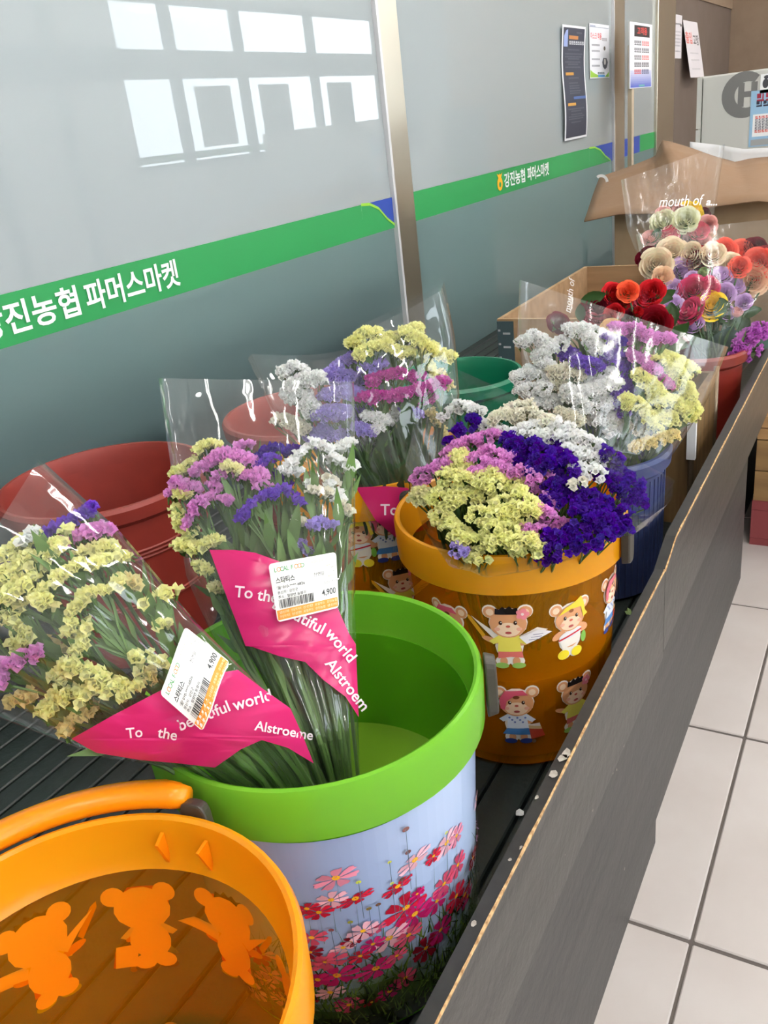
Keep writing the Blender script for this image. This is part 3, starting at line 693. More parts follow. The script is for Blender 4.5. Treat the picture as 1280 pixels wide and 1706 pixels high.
def tub(name, label, x, y, R, H, rb, m, group=None, z0=DZ, rings=True):
    e = empty(name, (x, y, z0), label, 'tub' if R > .16 else 'bucket', group); c = (x, y, z0)
    MB().lathe([(0, .004), (rb - .006, 0), (rb, .006), (R - .012, H - .03), (R - .015, H - .03), (rb - .004, .01), (0, .01)], c, 72).build('body', m, e, 'angle')
    MB().lathe([(R - .016, H - .034), (R - .010, H - .034), (R - .002, H - .026), (R, H - .006), (R - .004, H), (R - .010, H), (R - .014, H - .01)], c, 72, closed=True).build('rim', m, e, 'angle')
    if rings:
        for zf in (.80, .775, .75, .45, .43):
            rr = rb + (R - .012 - rb) * zf
            MB().lathe([(rr - .001, (H - .03) * zf - .003), (rr + .0025, (H - .03) * zf - .001), (rr + .0025, (H - .03) * zf + .001), (rr - .001, (H - .03) * zf + .003)], c, 72).build('raised_ring', m, e, True)
    return e
tub('plastic_tub', 'brick red round plastic tub standing beside the green pail and the lettered glass', .271, .932, .177, .30, .14, MATS['red_tub'])
tub('plastic_tub', 'brick red round plastic tub seen behind the upright sleeved bunch with the price label', .447, 1.30, .165, .31, .13, MATS['red_tub'])
tub('green_bucket', 'empty dark green round bucket in front of the plywood crate', .555, 1.75, .15, .256, .12, MATS['dark_green'], rings=False)
nb = tub('navy_bucket', 'navy blue ribbed bucket holding the white, violet and yellow statice', .985, 1.375, .128, .25, .112, MATS['navy'], rings=False)
for k in range(60):
    a = 2 * math.pi * k / 60
    MB().tube([(.985 + .1125 * math.cos(a), 1.375 + .1125 * math.sin(a), DZ + .008), (.985 + .1165 * math.cos(a), 1.375 + .1165 * math.sin(a), DZ + .21)], .0013, 4).build('rib', MATS['navy'], nb)
tub('red_pail', 'rust red bucket behind the wooden planter at the platform edge', 1.008, 2.13, .118, .225, .10, MATS['red_pail'], rings=False)
# wooden planter box with metal corner rods
pl = empty('wooden_planter', (.99, 1.74, DZ), 'tall brown wooden planter box with metal corner rods and white side grip', 'planter')
wx0, wx1, wy0, wy1, wz = .86, 1.10, 1.62, 1.86, .245
for nm, a, b in (('side_panel', (wx0, wy0, DZ), (wx1, wy0 + .012, DZ + wz)), ('side_panel', (wx0, wy1 - .012, DZ), (wx1, wy1, DZ + wz)),
                 ('side_panel', (wx0, wy0 + .0125, DZ), (wx0 + .012, wy1 - .0125, DZ + wz)), ('side_panel', (wx1 - .012, wy0 + .0125, DZ), (wx1, wy1 - .0125, DZ + wz)), ('bottom_panel', (wx0 + .0125, wy0 + .0125, DZ + .001), (wx1 - .0125, wy1 - .0125, DZ + .012))):
    MB().box(a, b).build(nm, MATS['wood_dark'], pl)
for xx in (wx0, wx1):
    for yy in (wy0, wy1): MB().tube([(xx, yy, DZ + .002), (xx, yy, DZ + wz + .01)], .006, 8).build('corner_rod', mat('rod', lin(120, 104, 84), rough=.35, metal=.6), pl, True)
q = ony(1154, 722, wy0); MB().box((q[0] - .008, wy0 - .010, q[2] - .05), (q[0] + .008, wy0, q[2] + .05)).build('white_grip', MATS['paper'], pl); 
# plywood crate with slotted steel corner posts
pc = empty('plywood_crate', (.7, 2.45, DZ), 'open plywood crate with slotted grey steel corner posts', 'crate')
kx0, kx1, ky0, ky1, kz = .512, .87, 2.10, 2.86, DZ + .30
for a, b in (((kx0, ky0, DZ + .01), (kx1, ky0 + .012, kz)), ((kx0, ky1 - .012, DZ + .01), (kx1, ky1, kz)), ((kx0, ky0 + .0125, DZ + .01), (kx0 + .012, ky1 - .0125, kz)), ((kx1 - .012, ky0 + .0125, DZ + .01), (kx1, ky1 - .0125, kz))):
    MB().box(a, b).build('side_board', MATS['plywood'], pc)
MB().box((kx0, ky0, DZ), (kx1, ky1, DZ + .009)).build('bottom_board', MATS['plywood'], pc)
for xx, sx in ((kx0, 1), (kx1, -1)):
    for yy, sy in ((ky0, 1), (ky1, -1)):
        b = MB(); b.box((min(xx, xx + .045 * sx), yy - .003 * sy, DZ), (max(xx, xx + .045 * sx), yy, kz - .006)) if sy > 0 else b.box((min(xx, xx + .045 * sx), yy, DZ), (max(xx, xx + .045 * sx), yy + .003, kz - .006))
        br = b.build('corner_post', MATS['bracket'], pc)
        if sy > 0:
            for kk in range(7):
                zz = kz - .04 - kk * .036
                MB().box((xx + .016 * sx if sx > 0 else xx - .036, yy - .0045, zz), (xx + .036 * sx if sx > 0 else xx - .016, yy - .0032, zz + .005)).build('slot', MATS['steel_edge'], br)
                MB().box((xx + .003 if sx > 0 else xx - .009, yy - .0045, zz + .008), (xx + .009 if sx > 0 else xx - .003, yy - .0032, zz + .013)).build('slot', MATS['steel_edge'], br)

# ------------------------------------------------------------------ flowers
FC = {'y': lin(252, 250, 184), 'Y': lin(244, 240, 190), 'w': lin(254, 254, 252), 'W': lin(246, 242, 226), 'v': lin(128, 80, 206), 'd': lin(80, 30, 160), 'l': lin(184, 166, 232),
      'p': lin(238, 168, 228), 'm': lin(214, 84, 182), 'o': lin(206, 120, 208), 'f': lin(244, 230, 170)}
GRN = lin(92, 124, 62); DGR = lin(56, 88, 44)
def floret_tpl(seed):
    """papery ruffled trumpet on a thin green tube"""
    r = np.random.default_rng(seed); n = 10
    v = []
    for rad, z, m_ in [(.0007, -.013, 5), (.0014, -.005, 5)]:
        for i in range(m_): a = 2 * math.pi * i / m_; v.append((rad * math.cos(a), rad * math.sin(a), z))
    for i in range(n): a = 2 * math.pi * i / n; rr = .0030 if i % 2 else .0025; v.append((rr * math.cos(a), rr * math.sin(a), .0004 * (i % 2)))
    for i in range(n):
        a = 2 * math.pi * i / n + r.uniform(-.16, .16); rad = (.0057 if i % 2 else .0042) * r.uniform(.85, 1.15); v.append((rad * math.cos(a), rad * math.sin(a), (.0014 if i % 2 else .0040) + r.uniform(-.0010, .0012)))
    v.append((0, 0, -.0008))
    f = []; part = []
    for i in range(5): j = (i + 1) % 5; f.append((i, j, 5 + j, 5 + i)); part.append(0)
    for i in range(5): j = (i + 1) % 5; f += [(5 + i, 10 + 2 * i, 10 + 2 * i + 1), (5 + i, 10 + 2 * i + 1, 10 + (2 * i + 2) % 10, 5 + j)]; part += [1, 1]
    for i in range(n): j = (i + 1) % n; f.append((10 + i, 10 + j, 20 + j, 20 + i)); part.append(2)
    for i in range(n): f.append((10 + i, 10 + (i + 1) % n, 30)); part.append(3)
    return np.array(v), f, part
TPL = [floret_tpl(s) for s in range(8)]
def frame(nv):
    nv = unit(nv); a = np.cross(nv, [.13, .31, .94]); a = unit(a); b = np.cross(nv, a); return np.stack([a, b, nv], 1)

class Bunch:
    """a sleeved bunch: its two long edges as sight-line points (bottom to top) with the distance along it"""
    def __init__(s, L, R, D, k=.55, dome=None):
        s.L = s._res(L); s.R = s._res(R); s.D = D; s.k = k; s.dome = dome
    def _res(s, P):
        P = np.array(P, float); seg = np.r_[0, np.cumsum(np.linalg.norm(np.diff(P, axis=0), axis=1))]; seg /= seg[-1]
        t = np.linspace(0, 1, 81); return np.stack([np.interp(t, seg, P[:, 0]), np.interp(t, seg, P[:, 1])], 1)
    def dax(s, v): return float(np.interp(v, [a for a, _ in s.D], [b for _, b in s.D]))
    def row(s, v):
        i = v * 80; a = int(min(79, max(0, math.floor(i)))); t = i - a; return s.L[a] * (1 - t) + s.L[a + 1] * t, s.R[a] * (1 - t) + s.R[a + 1] * t
    def uv(s, px, py):
        P = np.array([px, py]); d = s.R - s.L; e = P - s.L; cr = (e[:, 0] * d[:, 1] - e[:, 1] * d[:, 0]) / np.linalg.norm(d, axis=1)
        u = (e * d).sum(1) / (d * d).sum(1); pen = np.abs(cr) + 60 * np.maximum(0, np.abs(u - .5) - .6)
        i = int(np.argmin(pen)); best = (float(u[i]), i / 80)
        for a in (i - 1, i):
            if 0 <= a < 80 and cr[a] * cr[a + 1] <= 0 and cr[a] != cr[a + 1]:
                t = cr[a] / (cr[a] - cr[a + 1]); return float(u[a] * (1 - t) + u[a + 1] * t), (a + t) / 80
        return best
    def half(s, u, v):
        l, r = s.row(v); w_ = np.linalg.norm(r - l) / 2 * s.dax(v) / F
        return s.k * w_ * math.sqrt(max(.03, 1 - (2 * u - 1) ** 2))
    def pos(s, px, py, lay):
        if s.dome: return s.dome(px, py, lay)
        u, v = s.uv(px, py); return at(px, py, s.dax(v) + lay * s.half(min(1, max(0, u)), v))
    def bottom(s): l, r = s.row(0); c = (l + r) / 2; return at(c[0], c[1], s.dax(0))
    def top(s): l, r = s.row(1); c = (l + r) / 2; return at(c[0], c[1], s.dax(1))

def cluster(B, parent, ck, pts, wpx, lay=None, face=.35, up=None, dens=2.5, scale=.92, joint=.05, stalk=True, wings=True):
    """one statice flower head: florets packed along a curved comb, stalks running down to the bunch's foot"""
    lay = rng.uniform(-.75, .1) if lay is None else lay
    if len(pts) == 1: pts = [pts[0], (pts[0][0] + wpx * .5, pts[0][1] - wpx * .15)]
    W = np.array([B.pos(a, b, lay) for a, b in pts]); d = np.mean([proj(p)[2] for p in W]); wm = wpx * d / F
    seg = np.r_[0, np.cumsum(np.linalg.norm(np.diff(W, axis=0), axis=1))]; Ltot = seg[-1]
    cen = W.mean(0); foot = B.bottom(); axis = unit(B.top() - foot); cdir = unit(CP - cen); outw = unit(cen - foot)
    base_n = unit(outw * (1 - face) + cdir * face + (np.array([0, 0, .25]) if up is None else np.array(up)))
    sp_ = .0056 * scale; n = max(6, int(dens * (Ltot + wm) * wm / sp_ ** 2 * .72))
    n = min(n, 170)
    side = unit(np.cross(base_n, unit(W[-1] - W[0] + 1e-6)))
    mb = MB(); c0 = np.array(FC[ck]); T = []
    for i in range(n):
        s_ = rng.uniform(-.5 * wm, Ltot + .5 * wm) if Ltot > 0 else 0; sc = min(max(s_, 0), Ltot)
        p = np.array([np.interp(sc, seg, W[:, k]) for k in range(3)])
        ov = s_ - sc; tdir = unit(W[-1] - W[0] + 1e-6); lim = math.sqrt(max(0, 1 - (2 * ov / wm) ** 2))
        a = rng.uniform(-1, 1) * lim; h = wm * .34 * (1 - a * a) * max(.2, lim)
        p = p + tdir * ov + side * a * wm / 2 + base_n * h + rng.normal(0, .0008, 3)
        nv = unit(base_n + side * a * .75 + tdir * (2 * ov / wm) * .6 + rng.normal(0, .28, 3)); T.append(p)
        tv, tf, tp = TPL[rng.integers(8)]; M_ = frame(nv); sz = rng.uniform(.85, 1.2) * scale
        V = (tv * sz) @ M_.T + p
        j = rng.uniform(.90, 1.06); cc = np.clip(c0 * j + rng.normal(0, .012, 3), 0, 1); dk = cc * .62; g = np.array(GRN) * rng.uniform(.7, 1.1)
        mid = cc * .6 + g * .4 if ck in 'yYfwW' else cc * .82
        colr = {0: tuple(g), 1: tuple(mid), 2: tuple(cc), 3: tuple(dk)}
        mb.add(V, tf, [colr[q] for q in tp])
    o = mb.build('flower_cluster', MATS['petal'], parent, vcol=True)
    if stalk:
        sb = MB(); J = cen - outw * joint + rng.normal(0, .003, 3)
        for i in range(min(7, max(3, n // 6))):
            p = T[rng.integers(n)] - base_n * .010; m_ = (p + J) / 2 + outw * .004
            sb.tube([p, m_, J], [.0009, .0011, .0013], 4, tuple(np.array(GRN) * rng.uniform(.7, 1.05)), cap=False)
        f2 = foot + rng.normal(0, .012, 3); q1 = J * .6 + f2 * .4 + (cen - (foot + axis * np.dot(cen - foot, axis))) * -.12
        sb.tube([J, q1, f2], [.0016, .0021, .0021], 5, tuple(np.array(GRN) * rng.uniform(.6, .95)), cap=False)
        # winged leaves beside the branching
        for _ in range(3 if wings else 0):
            a0 = J + outw * rng.uniform(-.03, .02); dr = unit(outw + rng.normal(0, .28, 3)); ln = rng.uniform(.03, .055); sd = unit(np.cross(dr, cdir + rng.normal(0, .4, 3))) * rng.uniform(.003, .006)
            sb.add([a0, a0 + dr * ln * .45 + sd, a0 + dr * ln, a0 + dr * ln * .45 - sd], [(0, 1, 2, 3)], tuple(np.array(GRN) * rng.uniform(.75, 1.15)))
        sb.build('stalk', MATS['stem'], o, vcol=True)
    return o
def stems(B, parent, n, v1=.6, col=None, spread=.8):
    for i in range(n):
        u = rng.uniform(.5 - spread / 2, .5 + spread / 2); lay = rng.uniform(-.55, .8); pts = []
        for v in np.linspace(0.02, rng.uniform(v1 - .12, v1 + .05), 6):
            uu = .5 + (u - .5) * (.8 + .2 * v) + .02 * math.sin(v * 9 + i); l, r = B.row(v); p = l + (r - l) * uu; pts.append(at(p[0], p[1], B.dax(v) + lay * B.half(uu, v)))
        c = np.array(col or GRN) * rng.uniform(.55, 1.1)
        m = MB(); m.tube(pts, rng.uniform(.0016, .0027), 5, tuple(c), cap=False)
        for _ in range(2):   # long wings along the stem
            k = rng.integers(1, 4); dr = unit(pts[k + 1] - pts[k]); sd = unit(np.cross(dr, CP - pts[k])) * rng.uniform(.003, .006); m.add([pts[k], pts[k] + dr * .03 + sd, pts[k] + dr * .06, pts[k] + dr * .03 - sd * .6], [(0, 1, 2, 3)], tuple(c * 1.1))
        m.build('stem', MATS['stem'], parent, vcol=True)
def leaves(B, parent, n, v0, v1, size=.06, col=DGR):
    for i in range(n):
        v = rng.uniform(v0, v1); u = rng.uniform(.25, .78); lay = rng.uniform(-.4, .6); l, r = B.row(v); p = l + (r - l) * u; a = at(p[0], p[1], B.dax(v) + lay * B.half(u, v))
        dr = unit(unit(B.top() - B.bottom()) + rng.normal(0, .22, 3)); sd = unit(np.cross(dr, CP - a + rng.normal(0, .3, 3))); ln = size * rng.uniform(.6, 1.2); wd = ln * rng.uniform(.07, .13)
        G = [[a + dr * ln * t + sd * wd * s * math.sin(math.pi * min(.98, t * .92 + .06)) + unit(CP - a) * (abs(s) * .2 * wd - .12 * ln * (t - .5) ** 2) for s in (-1, 0, 1)] for t in np.linspace(0, 1, 6)]
        MB().grid(G, tuple(np.array(col) * rng.uniform(.7, 1.3))).build('leaf', MATS['stem'], parent, True, vcol=True)
def sleeve(B, parent, m='cello', amp=.0035, seed=0, nu=40, nv=44, peaks=None, v0=.02, name='clear_sleeve', kk=1.06):
    """open clear sleeve: front and back sheet meeting at the two sealed edges"""
    P = []
    for j in range(nv + 1):
        v = v0 + (1 - v0) * j / nv; row = []
        for i in range(2 * nu):
            front = i < nu; u = i / nu if front else 1 - (i - nu) / nu
            vv = v
            if peaks and v > .8: vv = v - peaks(u, front) * (v - .8) / .2
            l, r = B.row(vv); p = l + (r - l) * u; h = B.half(u, vv) / B.k * B.k * kk
            if u in (0, 1): h = 0
            nz = .8 * mnoise.noise(Vector((u * 4 + seed * 7, vv * 2.5, 3.1 if front else 8.7))) + .7 * mnoise.noise(Vector((u * 13 + vv * 2 + seed, vv * 1.3 + 2, 1.2 if front else 5.5))) + .3 * mnoise.noise(Vector((u * 9 + seed, vv * 9, 4.2)))
            row.append(at(p[0], p[1], B.dax(vv) + (-1 if front else 1) * (h + amp * nz)))
        row.append(row[0]); P.append(row)
    return MB().grid(P).build(name, MATS[m], parent, True)
def front_map(B, lift=.003):
    def f(px, py, l):
        u, v = B.uv(px, py); u = min(1, max(0, u)); return at(px, py, B.dax(v) - B.half(u, v) * 1.06 - lift - l * .00012)
    return f
def pink_lift(x, y, seed): return .0022 * mnoise.noise(Vector((x * .02 + seed, y * .03, 0))) + .0012 * mnoise.noise(Vector((x * .06, y * .05, seed)))
def wrapper(B, parent, poly, texts, seed=0):
    """printed pink band of the sleeve, following its front"""
    fm = front_map(B, .0045)
    P = [Vector((a, b, 0)) for a, b in poly]
    bm = bmesh.new(); vs = [bm.verts.new(p) for p in P]
    for t in tessellate_polygon([P]):
        try: bm.faces.new([vs[i] for i in t])
        except ValueError: pass
    for _ in range(3):
        bmesh.ops.subdivide_edges(bm, edges=[e for e in bm.edges if e.calc_length() > 12], cuts=1, use_grid_fill=False); bmesh.ops.triangulate(bm, faces=[f for f in bm.faces if len(f.verts) > 3])
    bm.verts.index_update(); V = []
    for v_ in bm.verts:
        p = fm(v_.co.x, v_.co.y, 0); V.append(p + unit(CP - p) * pink_lift(v_.co.x, v_.co.y, seed))
    Fc = [[v_.index for v_ in f.verts] for f in bm.faces]; bm.free()
    o = MB().add(V, Fc).build('pink_band', MATS['pink_film'], parent, True)
    if texts:
        T = Print()
        for s_, x_, y_, sz, rot in texts: T.text(s_, x_, -y_, sz, lin(248, 226, 236), rot=rot, bold=.014)
        def tm(x_, y_, l): p = fm(x_, -y_, 9); return p + unit(CP - p) * pink_lift(x_, -y_, seed)
        T.build('lettering', tm, o)
    return o
def price_label(B, parent, TL, TR, BR_, BL, lift=.0098, curl=.0):
    fm = front_map(B, lift); a_, b_, c_, d_ = map(np.array, (TL, TR, BR_, BL))
    Q = [[fm(*((a_ * (1 - u) + b_ * u) * (1 - t) + (d_ * (1 - u) + c_ * u) * t), 0) for u in (0, .5, 1)] for t in (0, .5, 1)]; nrm = unit(np.cross(Q[2][0] - Q[0][0], Q[0][2] - Q[0][0]))
    lg = lambda t: ((1 - t) * (1 - 2 * t), 4 * t * (1 - t), t * (2 * t - 1))
    if np.dot(nrm, CP - Q[0][0]) < 0: nrm = -nrm
    def mp(x, y, l):      # x 0..60, y 0..44 (mm on the label, y up)
        u, t = x / 60, 1 - y / 44; return sum(Q[j][i] * lg(t)[j] * lg(u)[i] for i in range(3) for j in range(3)) + nrm * (l * .00011 + curl * math.sin(u * 5.2 + .6) * (.4 + .6 * t))
    P = Print(); k = lin(26, 26, 28); og = lin(244, 150, 44); lo = lin(250, 196, 140); pts = []
    for cx, cy, a0 in ((57, 41, 0), (3, 41, 90), (3, 3, 180), (57, 3, 270)):
        for q_ in range(5): a = math.radians(a0 + q_ * 22.5); pts.append((cx + 3 * math.cos(a), cy + 3 * math.sin(a)))
    P.poly(pts, lin(252, 251, 248)); P.rect(.8, 1.2, 59.2, 8.6, og, 12, 2)
    xx = 4.0
    for ch, c_ in zip('LOCAL FOOD', ['g', 'o', 'g', 'g', 'g', ' ', 'g', 'o', 'o', 'g']):
        if ch != ' ': P.text(ch, xx, 37.0, 4.9, lin(70, 150, 80) if c_ == 'g' else lin(240, 130, 40), bold=.012, up=0)
        xx += 2.4 if ch == 'L' else 2.9 if ch != ' ' else 1.6
    P.lift += 1
    P.text('강진농협로컬푸드직매장', 32.5, 38.5, 2.6, lo, width=25); P.text('2020.07.13 12:06', 38, 36.3, 1.9, lin(170, 160, 150), width=19)
    P.rect(2, 35.0, 58, 35.2, lin(220, 200, 180), 6)
    P.text('스타티스', 4, 28.6, 5.2, k, bold=.02, width=17.5); P.text('천연일', 38.5, 28.2, 3.4, k, width=9.5)
    P.text('☎ 010-****-6826', 4, 24.0, 2.9, k, width=26, bold=.012); P.text('원산지 : 강진군', 4, 20.3, 2.6, k, width=19, bold=.012); P.text('주소 : 칠량면 동형리', 4, 16.9, 2.6, k, width=26, bold=.012)
    P.text('30단', 54, 32, 2.3, k, width=4.6); P.text('개수', 50, 34, 1.6, og, width=4); P.text('정', 55.5, 28.4, 2.2, k); P.text('포장일', 51, 25.6, 1.7, og, width=6.5); P.text('2020.07.13', 46.5, 20.8, 2.5, lin(90, 90, 90), width=12.5)
    P.text('4,900', 44.5, 12.0, 6.6, k, bold=.010, width=13.0); P.text('원', 57.6, 12.2, 1.8, lin(130, 130, 130))
    bx = 4.0; P.lift += 1
    while bx < 36:
        wd = rng.choice([.35, .35, .7, 1.0]); P.rect(bx, 9.4, bx + wd, 16.0, k, up=0); bx += wd + rng.choice([.35, .5, .8])
    for j, yy in enumerate((6.1, 3.0)):
        for q_ in range(5): P.text(['생산자', '안심먹거리', '신선한', '로컬푸드', '강진농협'][(q_ + j) % 5], 2.6 + q_ * 11.4, yy - .4, 2.2, lin(255, 226, 186), width=9.6)
    P.lift = min(P.lift, 30)
    return P.build('price_label', mp, parent, mat('label_print', (1, 1, 1), rough=.35, vcol=True), maxlen=7)

def bunch_root(label, B, group='sleeved statice bunches'):
    return empty('statice_bunch', B.bottom(), label, 'flowers', group)

# --- A: yellow bunch leaning out of the green pail over the rim
A = Bunch(L=[(470, 1440), (395, 1330), (300, 1280), (170, 1262), (0, 1196), (-160, 1120)], R=[(590, 1400), (540, 1290), (480, 1190), (330, 1040), (200, 885), (66, 764)],
          D=[(0, .80), (.22, .725), (.42, .675), (1, .655)], k=.5)
ra = bunch_root('mostly yellow statice in a clear sleeve leaning out of the green pail', A)
for c_ in [('v', [(55, 905), (100, 880), (152, 852)], 24, .1), ('p', [(120, 905), (148, 888), (174, 886)], 28, -.2), ('y', [(60, 965), (85, 928), (110, 895)], 27, -.4), ('y', [(142, 925), (165, 908), (182, 915)], 22, -.4),
           ('y', [(68, 995), (98, 963), (130, 943), (188, 934)], 22, -.7), ('y', [(118, 1052), (123, 1018), (150, 990), (197, 976)], 22, -.75), ('y', [(62, 1000), (82, 1008)], 22, -.8), ('y', [(8, 930), (35, 915), (56, 902)], 36, -.3),
           ('y', [(2, 962), (28, 950), (50, 935)], 34, -.5), ('y', [(0, 1000), (25, 985), (42, 972)], 36, -.6), ('y', [(2, 1028), (34, 1012)], 28, -.5), ('y', [(20, 1045), (40, 1058), (30, 1076)], 26, -.5),
           ('y', [(148, 1048), (136, 1072), (128, 1110)], 28, -.7), ('y', [(118, 1112), (140, 1118), (165, 1130)], 26, -.75), ('y', [(95, 1128), (110, 1148), (95, 1162)], 24, -.6), ('y', [(73, 1188), (95, 1168), (122, 1160)], 25, -.7),
           ('y', [(136, 1166), (178, 1142), (222, 1150)], 30, -.75), ('f', [(112, 1215), (128, 1198), (150, 1182)], 26, -.5), ('p', [(-4, 1150), (18, 1106), (64, 1090)], 26, -.7), ('f', [(18, 1166), (52, 1160)], 15, -.4),
           ('f', [(208, 968), (222, 974)], 22, -.4), ('y', [(246, 1008), (264, 996), (286, 988)], 19, -.5), ('y', [(258, 1046), (280, 1040)], 15, -.4), ('y', [(228, 1098), (246, 1132)], 20, -.6), ('y', [(254, 1094), (266, 1106)], 17, -.5),
           ('f', [(100, 1086), (84, 1078)], 24, .2), ('v', [(-6, 952), (6, 944)], 16, -.4), ('y', [(204, 925), (216, 931)], 17, -.2), ('y', [(-30, 980), (-60, 960), (-90, 1000)], 40, -.4), ('y', [(-40, 1040), (-70, 1080)], 40, -.4), ('w', [(44, 900), (58, 890)], 18, -.5), ('f', [(248, 1120), (258, 1140)], 14, -.6)]:
    cluster(A, ra, c_[0], c_[1], c_[2] * .86, c_[3], face=.3, dens=2.4)
stems(A, ra, 34, .5); leaves(A, ra, 16, .35, .62, .045, GRN)
sleeve(A, ra, seed=1, amp=.005)
wrapper(A, ra, [(119, 1231), (184, 1194), (266, 1151), (330, 1126), (397, 1116), (436, 1146), (484, 1180), (504, 1224), (523, 1272), (480, 1246), (436, 1233), (402, 1248), (358, 1279), (300, 1272), (232, 1266), (160, 1254)],
        [('To', 211, 1230, 24, 6), ('the', 262, 1228, 25, -10), ('beautiful', 300, 1218, 27, 22), ('world', 391, 1184, 28, 16), ('Alstroeme', 424, 1216, 23, -10)], seed=2)
price_label(A, ra, (266, 1156), (309, 1044), (384, 1103), (336, 1218), lift=.0125, curl=.0018)

# --- B: upright bunch with the big price label
Bb = Bunch(L=[(560, 1440), (500, 1290), (430, 1180), (362, 1080), (310, 960), (288, 800), (264, 630)], R=[(606, 1440), (600, 1290), (597, 1200), (592, 1000), (592, 745), (590, 636)], D=[(0, .86), (.25, .79), (.6, .83), (1, .90)], k=.42)
rb_ = bunch_root('mixed pink, violet and white statice standing upright in the green pail behind its price label', Bb)
for c_ in [('y', [(335, 752), (349, 740), (363, 748)], 20, -.1), ('y', [(294, 792), (320, 776)], 20, .1), ('p', [(324, 792), (346, 776), (370, 760)], 23, -.4), ('p', [(380, 770), (402, 764), (426, 776)], 26, -.3), ('p', [(370, 797), (396, 790), (422, 800)], 26, -.6),
           ('p', [(300, 808), (322, 816)], 24, -.4), ('p', [(284, 822), (290, 822)], 12, -.1), ('Y', [(382, 781), (393, 784)], 20, -.8), ('p', [(402, 748), (412, 745)], 18, .2), ('p', [(430, 795), (437, 811)], 20, -.7), ('p', [(318, 872), (325, 846), (352, 833)], 19, -.75),
           ('p', [(370, 834), (384, 840)], 15, -.8), ('p', [(353, 812), (366, 816)], 15, -.6), ('y', [(300, 826), (312, 828)], 20, -.5), ('y', [(294, 855), (300, 872), (316, 886)], 19, -.4), ('y', [(306, 910), (330, 916), (358, 904)], 27, -.5), ('y', [(334, 945), (346, 951)], 17, -.4),
           ('Y', [(360, 980), (368, 984)], 15, -.3), ('d', [(430, 768), (452, 752), (488, 756)], 22, -.2), ('v', [(438, 776), (450, 770)], 20, -.4), ('v', [(407, 862), (424, 842), (450, 826), (471, 818)], 18, -.8), ('v', [(484, 825), (494, 836)], 15, -.6),
           ('w', [(492, 774), (504, 756), (525, 741), (546, 749), (556, 768)], 18, -.7), ('w', [(481, 786), (493, 788)], 17, -.7), ('w', [(563, 746), (586, 741)], 17, -.2), ('w', [(562, 772), (586, 778)], 21, -.5), ('w', [(514, 810), (521, 815)], 13, -.5), ('W', [(524, 822), (541, 824)], 19, -.7),
           ('w', [(554, 815), (566, 836)], 20, -.6), ('W', [(569, 842), (581, 856)], 17, -.6), ('W', [(550, 800), (556, 803)], 13, -.4), ('l', [(520, 877), (536, 871), (552, 876)], 16, -.7), ('W', [(500, 866), (506, 872)], 12, -.4), ('l', [(500, 905), (512, 915)], 14, -.2), ('d', [(450, 790), (470, 800)], 22, .3)]:
    cluster(Bb, rb_, *c_, face=.2, joint=.06)
stems(Bb, rb_, 40, .62); leaves(Bb, rb_, 40, .38, .72, .05, GRN)
sleeve(Bb, rb_, seed=5, amp=.004)
wrapper(Bb, rb_, [(349, 916), (390, 916), (426, 921), (462, 934), (520, 960), (562, 1011), (581, 1054), (593, 1073), (598, 1195), (576, 1161), (538, 1132), (509, 1103), (465, 1093), (421, 1078), (409, 1076), (380, 1000)],
        [('To', 390, 994, 27, -6), ('the', 428, 999, 27, -10), ('beautiful', 452, 1012, 28, -28), ('world', 541, 1056, 27, -50), ('Alstroem', 541, 1106, 27, -52)], seed=6)
price_label(Bb, rb_, (447, 940), (560, 919.5), (565, 1012), (463, 1037), lift=.0105, curl=.0006)

# --- C: lavender, magenta and pale yellow bunch in the rear orange pail
Cc = Bunch(L=[(610, 1010), (605, 900), (575, 830), (500, 770), (455, 690), (413, 598)], R=[(690, 1010), (712, 900), (745, 800), (766, 660), (758, 560), (742, 480)], D=[(0, 1.36), (.3, 1.25), (1, 1.26)], k=.5)
rc = bunch_root('lavender, magenta and pale yellow statice in a tall clear sleeve against the glass', Cc)
for c_ in [('y', [(592, 572), (610, 556), (624, 560)], 28), ('y', [(600, 592), (620, 582), (642, 576)], 25), ('y', [(640, 570), (665, 565), (690, 553)], 30), ('y', [(680, 560), (700, 570), (717, 580)], 31), ('y', [(704, 597), (725, 590), (747, 598)], 27), ('y', [(660, 586), (682, 590)], 23), ('y', [(714, 610), (721, 622)], 17),
           ('w', [(477, 622), (490, 612), (502, 620)], 27), ('w', [(494, 642), (510, 635), (527, 635)], 33), ('w', [(488, 662), (510, 665), (522, 686)], 35), ('W', [(468, 702), (490, 706), (506, 716)], 25), ('l', [(564, 612), (580, 602), (594, 594)], 23), ('l', [(554, 626), (582, 630)], 27), ('l', [(570, 642), (600, 640), (612, 624)], 31),
           ('l', [(549, 661), (576, 656)], 31), ('l', [(590, 656), (612, 665)], 29), ('l', [(538, 692), (570, 690)], 35), ('l', [(580, 690), (607, 690)], 31), ('l', [(600, 715), (616, 721)], 23), ('l', [(544, 721), (566, 726)], 29), ('l', [(610, 616), (632, 610)], 22), ('m', [(620, 636), (640, 630), (662, 625)], 23), ('m', [(678, 631), (697, 628)], 19),
           ('m', [(608, 666), (635, 660), (657, 665)], 23), ('m', [(660, 661), (690, 655), (737, 640)], 23), ('m', [(700, 671), (716, 665)], 20), ('w', [(615, 696), (637, 700)], 22), ('w', [(628, 716), (641, 710)], 18), ('w', [(649, 702), (664, 686), (677, 679)], 20), ('w', [(614, 736), (636, 741), (643, 730)], 20), ('l', [(680, 686), (693, 690)], 20),
           ('f', [(719, 690), (726, 702)], 14), ('f', [(736, 720), (725, 742), (722, 767)], 13), ('f', [(736, 628), (746, 640)], 17), ('l', [(512, 720), (530, 735)], 24)]:
    cluster(Cc, rc, *c_, face=.4)
